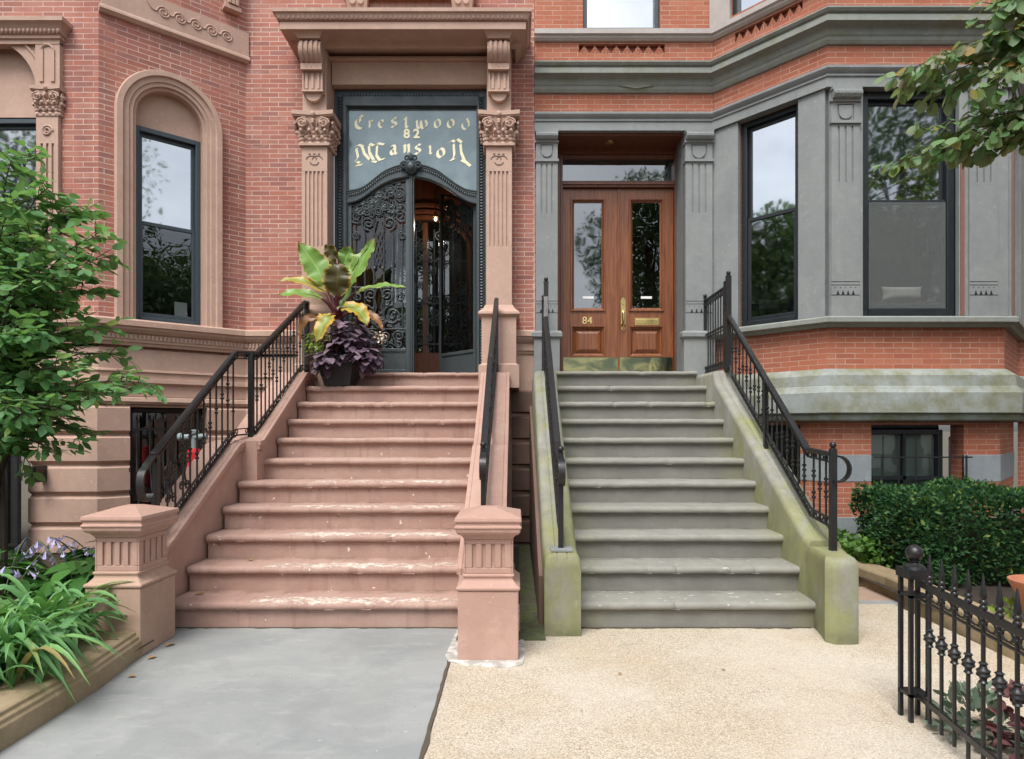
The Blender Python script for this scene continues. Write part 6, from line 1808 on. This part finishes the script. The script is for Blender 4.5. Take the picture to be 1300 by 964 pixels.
# ---- daylilies: long strap leaves
def straps(name, mat, parent, c, n, Lr, Wr, seed, lean, spread, out=None, upz=(.7, 1.1)):
    r = np.random.default_rng(seed); m = MB(); rnd = []
    for k in range(n):
        a = r.uniform(0, 2 * PI) if out is None or r.random() < .35 else out + r.normal(0, .8)
        L = r.uniform(*Lr); W = r.uniform(*Wr)
        b0 = np.array(c) + [r.normal(0, spread), r.normal(0, spread), 0]
        ln = r.uniform(*lean); dxy = np.array([math.cos(a), math.sin(a), 0])
        p1 = b0 + dxy * L * .25 * ln + [0, 0, L * r.uniform(*upz) * .75]; p2 = b0 + dxy * L * .75 * ln + [0, 0, L * r.uniform(-.05, .55)]
        p = bez(b0, p1, p2, 9); sd = np.cross(dxy, [0, 0, 1]); sd = sd * math.cos(.3) + np.array([0, 0, 1]) * r.normal(0, .25)
        pts = []
        for i, q in enumerate(p):
            t = i / 8; w = W * min(1, .5 + 2 * t) * (1 - t ** 3) * .5
            tn = p[min(i + 1, 8)] - p[max(i - 1, 0)]; nn = np.cross(sd, tn); nn /= np.linalg.norm(nn) + 1e-9
            pts += [tuple(q - sd * w), tuple(q - nn * w * .45), tuple(q + sd * w)]
        m.add(pts, [f for i in range(8) for f in ((3 * i, 3 * i + 1, 3 * i + 4, 3 * i + 3), (3 * i + 1, 3 * i + 2, 3 * i + 5, 3 * i + 4))])
        rnd += [r.random()] * 27
    o = m.build(name, mat, parent, smooth=80, recalc=False)
    at_ = o.data.attributes.new('rnd', 'FLOAT', 'POINT'); at_.data.foreach_set('value', np.array(rnd, dtype=np.float32))
    return o
for (c, n, s_, lab) in (((-2.74, 3.80, .1), 85, 41, 'daylily with pale green strap leaves arching over the stone curb by the pedestal'), ((-2.62, 3.30, .1), 95, 42, 'nearest daylily with long strap leaves hanging over the curb'), ((-3.15, 3.70, .1), 80, 43, 'upright daylily at the left edge in front of the hostas'), ((-3.0, 2.9, .1), 80, 44, 'lush daylily in the lower left corner')):
    t_ = thing('daylily', c, lab, 'plant', 'daylilies along the left curb')
    straps('foliage', 'daylily_leaf', t_, c, n, (.4, .85), (.034, .058), s_, (.4, 1.1), .09, -.6)

# ---- pot with banana plant on the brown landing
PY = 7.47
pot = thing('planter', (X(432, PY), PY, 1.9), 'black pot of purple foliage and a yellow edged banana plant on the top step', 'potted plant')
m = MB(); pc = X(432, PY); a, b_ = .145, .205
m.frus((pc - a, pc + a, PY - a, PY + a), (pc - b_, pc + b_, PY - b_, PY + b_), 1.902, 2.20)
e = b_ + .018; m.sweep([(pc - e, PY - e), (pc + e, PY - e), (pc + e, PY + e), (pc - e, PY + e)], [(-.04, 2.19), (0, 2.19), (0, 2.245), (-.04, 2.245)], 'plan', 'R', closed=True)
m.build('pot', 'black_pot', pot, bevel=.008)
m = MB(); m.box(pc - .19, pc + .19, PY - .19, PY + .19, 2.2, 2.215); m.build('soil', 'soil', pot)
r = np.random.default_rng(51)
def blob(name, mat, cpx, cpy, rx, rz, ry, n, s0, s1, base, seed, Y=PY - .12, drp=.5):
    r = np.random.default_rng(seed); c = at(cpx, cpy, Y)
    v = r.normal(0, 1, (n, 3)); v /= np.linalg.norm(v, axis=1, keepdims=True); v *= (r.random((n, 1)) ** .25)
    p = c + v * [rx, ry, rz]; d = v * [1, 1, .3] + [0, -.25, -drp] + r.normal(0, .25, (n, 3))
    leaf_cloud(name, mat, pot, p, d, r.uniform(s0, s1, n), base, .35, seed)
heart = leaf_base(1, .9, .12, .2, prof=((0, .5), (.1, .95), (.3, 1.0), (.6, .7), (.85, .28), (1, 0)))
blob('purple_foliage', 'purple_leaf', 443, 434, .29, .24, .23, 250, .06, .115, heart, 52)
blob('purple_foliage', 'purple_leaf', 463, 455, .20, .14, .2, 110, .07, .12, heart, 53, PY - .16)
blob('purple_foliage', 'purple_leaf', 415, 458, .2, .12, .2, 80, .07, .12, heart, 54, PY - .16)
blob('lime_foliage', 'lime_leaf', 404, 436, .17, .15, .15, 240, .03, .055, leaf_base(1, .5), 55, PY - .15)
blob('white_flowers', 'white_petals', 482, 428, .09, .07, .08, 60, .02, .035, leaf_base(1, .8), 56, PY - .2)
def Bz(px, py, off=0.0): return at(320 + px / 3.611, 240 + py / 3.611, PY + off)
BL = [ # base, control, tip, width, facing normal, material
 ((350, 445, 0), (300, 360, .05), (208, 236, .0), .31, (.2, -1, .25), 'banana_green'),
 ((392, 330, .05), (350, 280, .05), (340, 252, .05), .17, (-.3, -1, 0), 'banana_bronze'),
 ((415, 400, .12), (425, 320, .14), (455, 262, .10), .28, (.0, -1, .1), 'banana_green'),
 ((430, 450, .0), (500, 350, .0), (568, 218, .0), .24, (-.4, -1, .3), 'banana_green'),
 ((445, 420, .03), (520, 320, .04), (570, 220, .02), .10, (.5, -.8, .1), 'banana_bronze'),
 ((390, 490, -.12), (388, 400, -.22), (402, 335, -.16), .34, (.05, -1, -.1), 'banana_bronze'),
 ((340, 480, -.0), (240, 395, -.05), (113, 424, -.08), .13, (.1, -.75, .7), 'banana_yellow'),
 ((322, 505, -.1), (220, 460, -.16), (103, 490, -.2), .16, (.15, -.7, .8), 'banana_green'),
 ((470, 478, -.08), (590, 425, -.14), (712, 454, -.2), .12, (.1, -.6, .8), 'banana_green'),
 ((408, 548, -.18), (500, 520, -.3), (530, 636, -.34), .21, (.5, -1, .6), 'banana_yellow'),
 ((500, 560, -.1), (575, 575, -.14), (600, 650, -.16), .10, (.3, -1, .5), 'banana_brown'),
 ((365, 580, -.2), (340, 570, -.32), (290, 718, -.34), .21, (-.2, -1, .3), 'banana_yellow'),
 ((305, 592, -.1), (215, 570, -.14), (222, 700, -.14), .12, (-.3, -1, .2), 'banana_brown'),
 ((390, 560, -.1), (440, 500, .0), (455, 400, .05), .10, (-.3, -1, .2), 'banana_green'),
]
st = MB()
core = Bz(392, 640, -.02); core[2] = 2.22
st.tube([tuple(core), tuple(Bz(395, 560, -.02)), tuple(Bz(392, 470, 0)), tuple(Bz(395, 410, .02))], [.045, .035, .025, .012], 8)
for k, (a, b_, c, W, nr, mt) in enumerate(BL):
    p = bez(Bz(*a), Bz(*b_), Bz(*c), 22); nr = np.array(nr, float); rs_ = np.random.default_rng(60 + k)
    m = MB(); pts = []; uvs = []
    cols = 9
    ph = rs_.uniform(0, 6)
    for i, q in enumerate(p):
        t = i / 21; tn = p[min(i + 1, 21)] - p[max(i - 1, 0)]; tn /= np.linalg.norm(tn)
        sd = np.cross(tn, nr); sd /= np.linalg.norm(sd) + 1e-9; n2 = np.cross(sd, tn)
        w = W * .5 * (math.sin(PI * min(1, t * 1.02 + .02)) ** .62) * (1.06 - .25 * t)
        for j in range(cols):
            s_ = j / (cols - 1) * 2 - 1
            wob = .07 * W * abs(s_) * math.sin(t * 17 + ph + (0 if s_ > 0 else 2)) + .04 * W * abs(s_) ** 2 * math.sin(t * 41 + ph)
            jag = 1 + .10 * math.sin(t * 53 + ph + s_) * abs(s_) ** 4
            pts.append(tuple(q + sd * s_ * w * jag + n2 * (-(abs(s_) ** 1.2) * -.22 * w + wob)))
            uvs.append((s_, t))
    m.add(pts, [(i * cols + j, i * cols + j + 1, (i + 1) * cols + j + 1, (i + 1) * cols + j) for i in range(21) for j in range(cols - 1)])
    m.uv = uvs
    m.build('banana_leaf', mt, pot, smooth=80, recalc=False)
    base = Bz(*a); st.tube([tuple(q) for q in bez(Bz(393, 600, -.02), (Bz(393, 540, -.02) * .5 + base * .5), base, 8)] + [tuple(q + np.array([0, .006, 0])) for q in p[1:18]], [.022 - .001 * i for i in range(8)] + [max(.003, .011 - .0006 * i) for i in range(17)], 6)
st.build('stem', 'petiole_red', pot, smooth=60, recalc=False)

# ---- iron fence at the lower right
fen = thing('iron_fence', (1.96, 3.2, 0), 'black spear topped iron fence with a ball finial post at the lower right', 'fence')
FX = lambda y: 1.95 + (y - 3.2) * .135
m = MB(); y0 = 3.2; x0 = FX(y0); h = .042
for sx in (-1, 1):
    for sy in (-1, 1): m.box(x0 + sx * h - .009, x0 + sx * h + .009, y0 + sy * h - .009, y0 + sy * h + .009, 0, .70)
m.box(x0 - h - .009, x0 + h + .009, y0 - h - .009, y0 + h + .009, .12, .135); m.box(x0 - h - .009, x0 + h + .009, y0 - h - .009, y0 + h + .009, .60, .612)
m.box(x0 - h - .016, x0 + h + .016, y0 - h - .016, y0 + h + .016, .69, .735)
m.lathe(x0, y0, [(.05, .735), (.046, .748), (.026, .757), (.02, .765), (.028, .772), (.02, .778)], 18)
m.ball(x0, y0, .81, .040, None, None, 18, 12)
m.build('post', 'black_iron', fen, smooth=40, recalc=False)
m = MB()
m.bar([(FX(3.16), 3.16, .675), (FX(1.2), 1.2, .675)], .016, .034); m.bar([(FX(3.16), 3.16, .60), (FX(1.2), 1.2, .60)], .012, .012); m.bar([(FX(3.16), 3.16, .13), (FX(1.2), 1.2, .13)], .016, .03)
m.build('rail', 'black_iron', fen, bevel=.003)
def picket(x, y, kn):
    m = MB(); m.tube([(x, y, .04), (x, y, .72)], .0085, 8)
    m.lathe(x, y, [(.008, .685), (.015, .695), (.015, .705), (.010, .711), (.015, .717), (.015, .725), (.009, .732), (.0135, .742), (.012, .758), (.003, .828), (.002, .831)], 8)
    m.lathe(x, y, [(.009, kn - .045), (.018, kn - .038), (.012, kn - .03), (.014, kn - .02), (.026, kn - .01), (.022, kn), (.026, kn + .01), (.014, kn + .02), (.012, kn + .03), (.018, kn + .038), (.009, kn + .045)], 10, cap=False)
    m.lathe(x, y, [(.009, .645), (.015, .64), (.015, .63), (.009, .625)], 8, cap=False)
    return m.build('picket', 'black_iron', fen, smooth=40, recalc=False)
y = 3.05; i = 0
while y > 1.3:
    picket(FX(y), y, .44); y -= .108; i += 1
m = MB(); y = 3.0; m.bar([(FX(3.05), 3.05, .615), (FX(1.25), 1.25, .615)], .006, .004)
while y > 1.3:
    m.tube([(FX(y) , y + .03 * math.cos(a), .637 + .022 * math.sin(a)) for a in np.linspace(0, 2 * PI, 9)[:-1]], .005, 4, closed=True); y -= .108
m.build('ring_trim', 'black_iron', fen, smooth=50, recalc=False)

# ---- small plants behind the fence
def mound(name, label, c, R_, H_, mat, n, s0, s1, base, seed):
    t_ = thing(name, c, label, 'plant')
    r = np.random.default_rng(seed); v = r.normal(0, 1, (n, 3)); v[:, 2] = abs(v[:, 2]); v /= np.linalg.norm(v, axis=1, keepdims=True); v *= r.random((n, 1)) ** .3
    leaf_cloud('foliage', mat, t_, np.array(c) + v * [R_, R_, H_], v + [0, 0, .1] + r.normal(0, .3, (n, 3)), r.uniform(s0, s1, n), base, .5, seed)
    return t_
mound('coral_bells', 'dark purple leaved plant behind the middle pickets of the iron fence', (2.27, 2.78, .0), .20, .34, 'heuchera_leaf', 170, .04, .08, heart, 71)
mound('lambs_ear', 'silvery green plant at the foot of the finial post', (2.12, 3.02, .0), .16, .22, 'silver_leaf', 150, .04, .09, leaf_base(1, .5), 72)
mound('coral_bells', 'reddish plant behind the iron fence at the right edge', (2.25, 2.45, .0), .2, .36, 'heuchera_leaf', 150, .04, .08, heart, 73)
mound('lambs_ear', 'silvery plant between the two purple plants behind the iron fence', (2.20, 2.62, .0), .14, .28, 'silver_leaf', 110, .04, .08, leaf_base(1, .5), 74)
mound('ground_cover', 'light green plant on the right bed behind the fence', (3.35, 4.3, .08), .22, .22, 'lime_leaf', 220, .03, .06, leaf_base(1, .5), 75)
tp = thing('terracotta_pot', (3.42, 4.15, .17), 'terracotta pot with a flared rim at the right edge', 'pot')
m = MB(); m.lathe(3.36, 4.15, [(.10, .17), (.13, .33), (.16, .37), (.19, .43), (.195, .45), (.175, .45), (.15, .40), (.10, .36)], 24, cap=False); m.build('pot', 'terracotta', tp, smooth=40)

# ---- fallen leaves on the steps and the path
def fallen(x, y, z, s_, label, seed):
    V, F = leaf_base(1, .6, .5, .1); r = np.random.default_rng(seed)
    V = V * s_; V[:, 2] = np.abs(V[:, 2]) * .6 + np.abs(V[:, 0]) * r.uniform(.2, .7); a = r.uniform(0, 6.28)
    m = MB(); m.add([(x + q[0] * math.cos(a) - q[1] * math.sin(a), y + q[0] * math.sin(a) + q[1] * math.cos(a), z + .004 + q[2]) for q in V], F)
    tag(m.build('fallen_leaf', 'dry_leaf', None, smooth=80, origin=(x, y, z), recalc=False), label, 'leaf', 'dry fallen leaves')
def onstep(px, n, dy): y = nose(n) + dy; return X(px, y), y, n * HR
for i, (px, n, dy, s_, lab) in enumerate(((285, 4, .16, .07, 'dry leaf at the left end of the fourth brown step'), (331, 5, .2, .06, 'dry leaf near the left end of the fifth brown step'), (247, 1, .2, .07, 'tan leaf at the left end of the lowest brown step'),
                                     (398, 7, .2, .05, 'small pale leaf on a high brown step'), (527, 4, .12, .045, 'curled scrap of leaf on the middle of the fourth brown step'), (548, 6, .2, .06, 'brown leaf near the right end of the sixth brown step'), (321, 2, .22, .06, 'pale leaf on the second brown step'))):
    fallen(*onstep(px, n, dy), s_, lab, 80 + i)
for i, (px, py, s_, lab) in enumerate(((187, 838, .06, 'brown leaf on the bluestone at the corner of the left pedestal'), (162, 860, .05, 'pale leaf on the bluestone near the lily bed'), (222, 818, .07, 'greenish yellow leaf beside the left end of the lowest brown riser'), (785, 857, .03, 'dark scrap on the sandy paving in front of the grey stoop'), (916, 850, .03, 'tiny dark leaf on the sandy paving right of centre'), (682, 760, .05, 'pale leaf on the mossy strip between the stoops'))):
    Y = EYE * FOC / (py - CY); fallen(X(px, Y), Y, .012 if px == 682 else .0, s_, lab, 95 + i)

# ---- trees across the street, behind the camera (seen only in the window glass)
def far_tree(x, y, h, R_, seed, label):
    t_ = thing('tree', (x, y, -.05), label, 'tree', 'trees along the street')
    r = np.random.default_rng(seed); m = MB(); m.tube([(x, y, -.05), (x + .1, y, h * .3), (x, y + .1, h * .55), (x, y, h * .85)], [.25, .2, .13, .04], 8)
    n = 9000; cs = r.normal(0, 1, (14, 3)); cs /= np.linalg.norm(cs, axis=1, keepdims=True); cs = cs * [R_ * .75, R_ * .75, h * .27] + [x, y, h * .66]
    for c in cs: m.tube([tuple(q) for q in bez((x, y, h * .4), (x * .6 + c[0] * .4, y * .6 + c[1] * .4, c[2]), c, 6)], [.08, .06, .05, .03, .02, .01], 5)
    m.build('trunk', 'bark', t_, smooth=60, recalc=False)
    k = r.integers(0, 14, n); v = r.normal(0, 1, (n, 3)); v /= np.linalg.norm(v, axis=1, keepdims=True); v *= r.random((n, 1)) ** .4
    leaf_cloud('crown', 'far_leaf', t_, cs[k] + v * R_ * .5, v + r.normal(0, .5, (n, 3)), r.uniform(.13, .27, n), leaf_base(1, .7, prof=((0, .2), (.45, 1), (1, 0))), .6, seed)
for i, (x, y, h, R_) in enumerate(((-9.5, -13, 10.0, 3.0), (-2.5, -14, 8.0, 2.6), (6.2, -13, 12.5, 3.2), (15.5, -12, 15.5, 4.6), (-20, -12, 15.5, 5.0), (24, -12, 12, 4.0), (-13.5, 3.2, 8.8, 2.6), (-20, 1.5, 9.5, 2.8), (14, 3.2, 7.0, 2.2), (9.6, -1.5, 7.2, 2.0))):
    far_tree(x, y, h, R_, 200 + i, 'broadleaf street tree along the road, mirrored in the window glass')

# ================================================================== LIGHT
el, az = math.radians(58), math.radians(203)     # sun behind the camera, a little to the left
S = Vector((math.sin(az) * math.cos(el), math.cos(az) * math.cos(el), math.sin(el)))
wd_ = bpy.data.worlds.new('World'); SC.world = wd_; wd_.use_nodes = True
nt = wd_.node_tree; nt.nodes.clear()
out = nt.nodes.new('ShaderNodeOutputWorld'); bg = nt.nodes.new('ShaderNodeBackground'); sky = nt.nodes.new('ShaderNodeTexSky')
sky.sky_type = 'NISHITA'; sky.sun_disc = False; sky.sun_elevation = el; sky.sun_rotation = az; sky.dust_density = 3.0; sky.air_density = 1.0; sky.ozone_density = 1.0
hs = nt.nodes.new('ShaderNodeHueSaturation'); hs.inputs['Saturation'].default_value = .32
nt.links.new(sky.outputs[0], hs.inputs['Color']); tc = nt.nodes.new('ShaderNodeTexCoord'); cn = nt.nodes.new('ShaderNodeTexNoise'); cn.inputs['Scale'].default_value = 3.2; cn.inputs['Detail'].default_value = 6; cn.inputs['Roughness'].default_value = .55
mp = nt.nodes.new('ShaderNodeMapping'); mp.inputs['Scale'].default_value = (1, 1, 2.6); nt.links.new(tc.outputs['Generated'], mp.inputs['Vector']); nt.links.new(mp.outputs[0], cn.inputs['Vector'])
cr = nt.nodes.new('ShaderNodeValToRGB'); cr.color_ramp.elements[0].position = .35; cr.color_ramp.elements[0].color = (.80, .82, .86, 1); cr.color_ramp.elements[1].position = .65; cr.color_ramp.elements[1].color = (1.25, 1.24, 1.22, 1)
nt.links.new(cn.outputs['Fac'], cr.inputs['Fac']); mu = nt.nodes.new('ShaderNodeMixRGB'); mu.blend_type = 'MULTIPLY'; mu.inputs[0].default_value = 1
nt.links.new(hs.outputs[0], mu.inputs[1]); nt.links.new(cr.outputs[0], mu.inputs[2]); nt.links.new(mu.outputs[0], bg.inputs[0]); nt.links.new(bg.outputs[0], out.inputs[0])
bg.inputs[1].default_value = .12
sl = bpy.data.lights.new('sun', 'SUN'); sl.energy = 1.5; sl.angle = math.radians(26); sl.color = (1, .96, .90)
so = bpy.data.objects.new('sun', sl); COL.objects.link(so); so.rotation_euler = S.to_track_quat('Z', 'Y').to_euler(); so.location = (0, 0, 20)
SC.view_settings.view_transform = 'Standard'; SC.view_settings.look = 'None'; SC.view_settings.gamma = 1; SC.view_settings.use_curve_mapping = False
SC.view_settings.exposure = 1.03
SC.cycles.max_bounces = 8; SC.cycles.diffuse_bounces = 4; SC.cycles.glossy_bounces = 4; SC.cycles.transmission_bounces = 6; SC.cycles.transparent_max_bounces = 12
SC.cycles.use_denoising = True
SC.cycles.caustics_reflective = False; SC.cycles.caustics_refractive = False
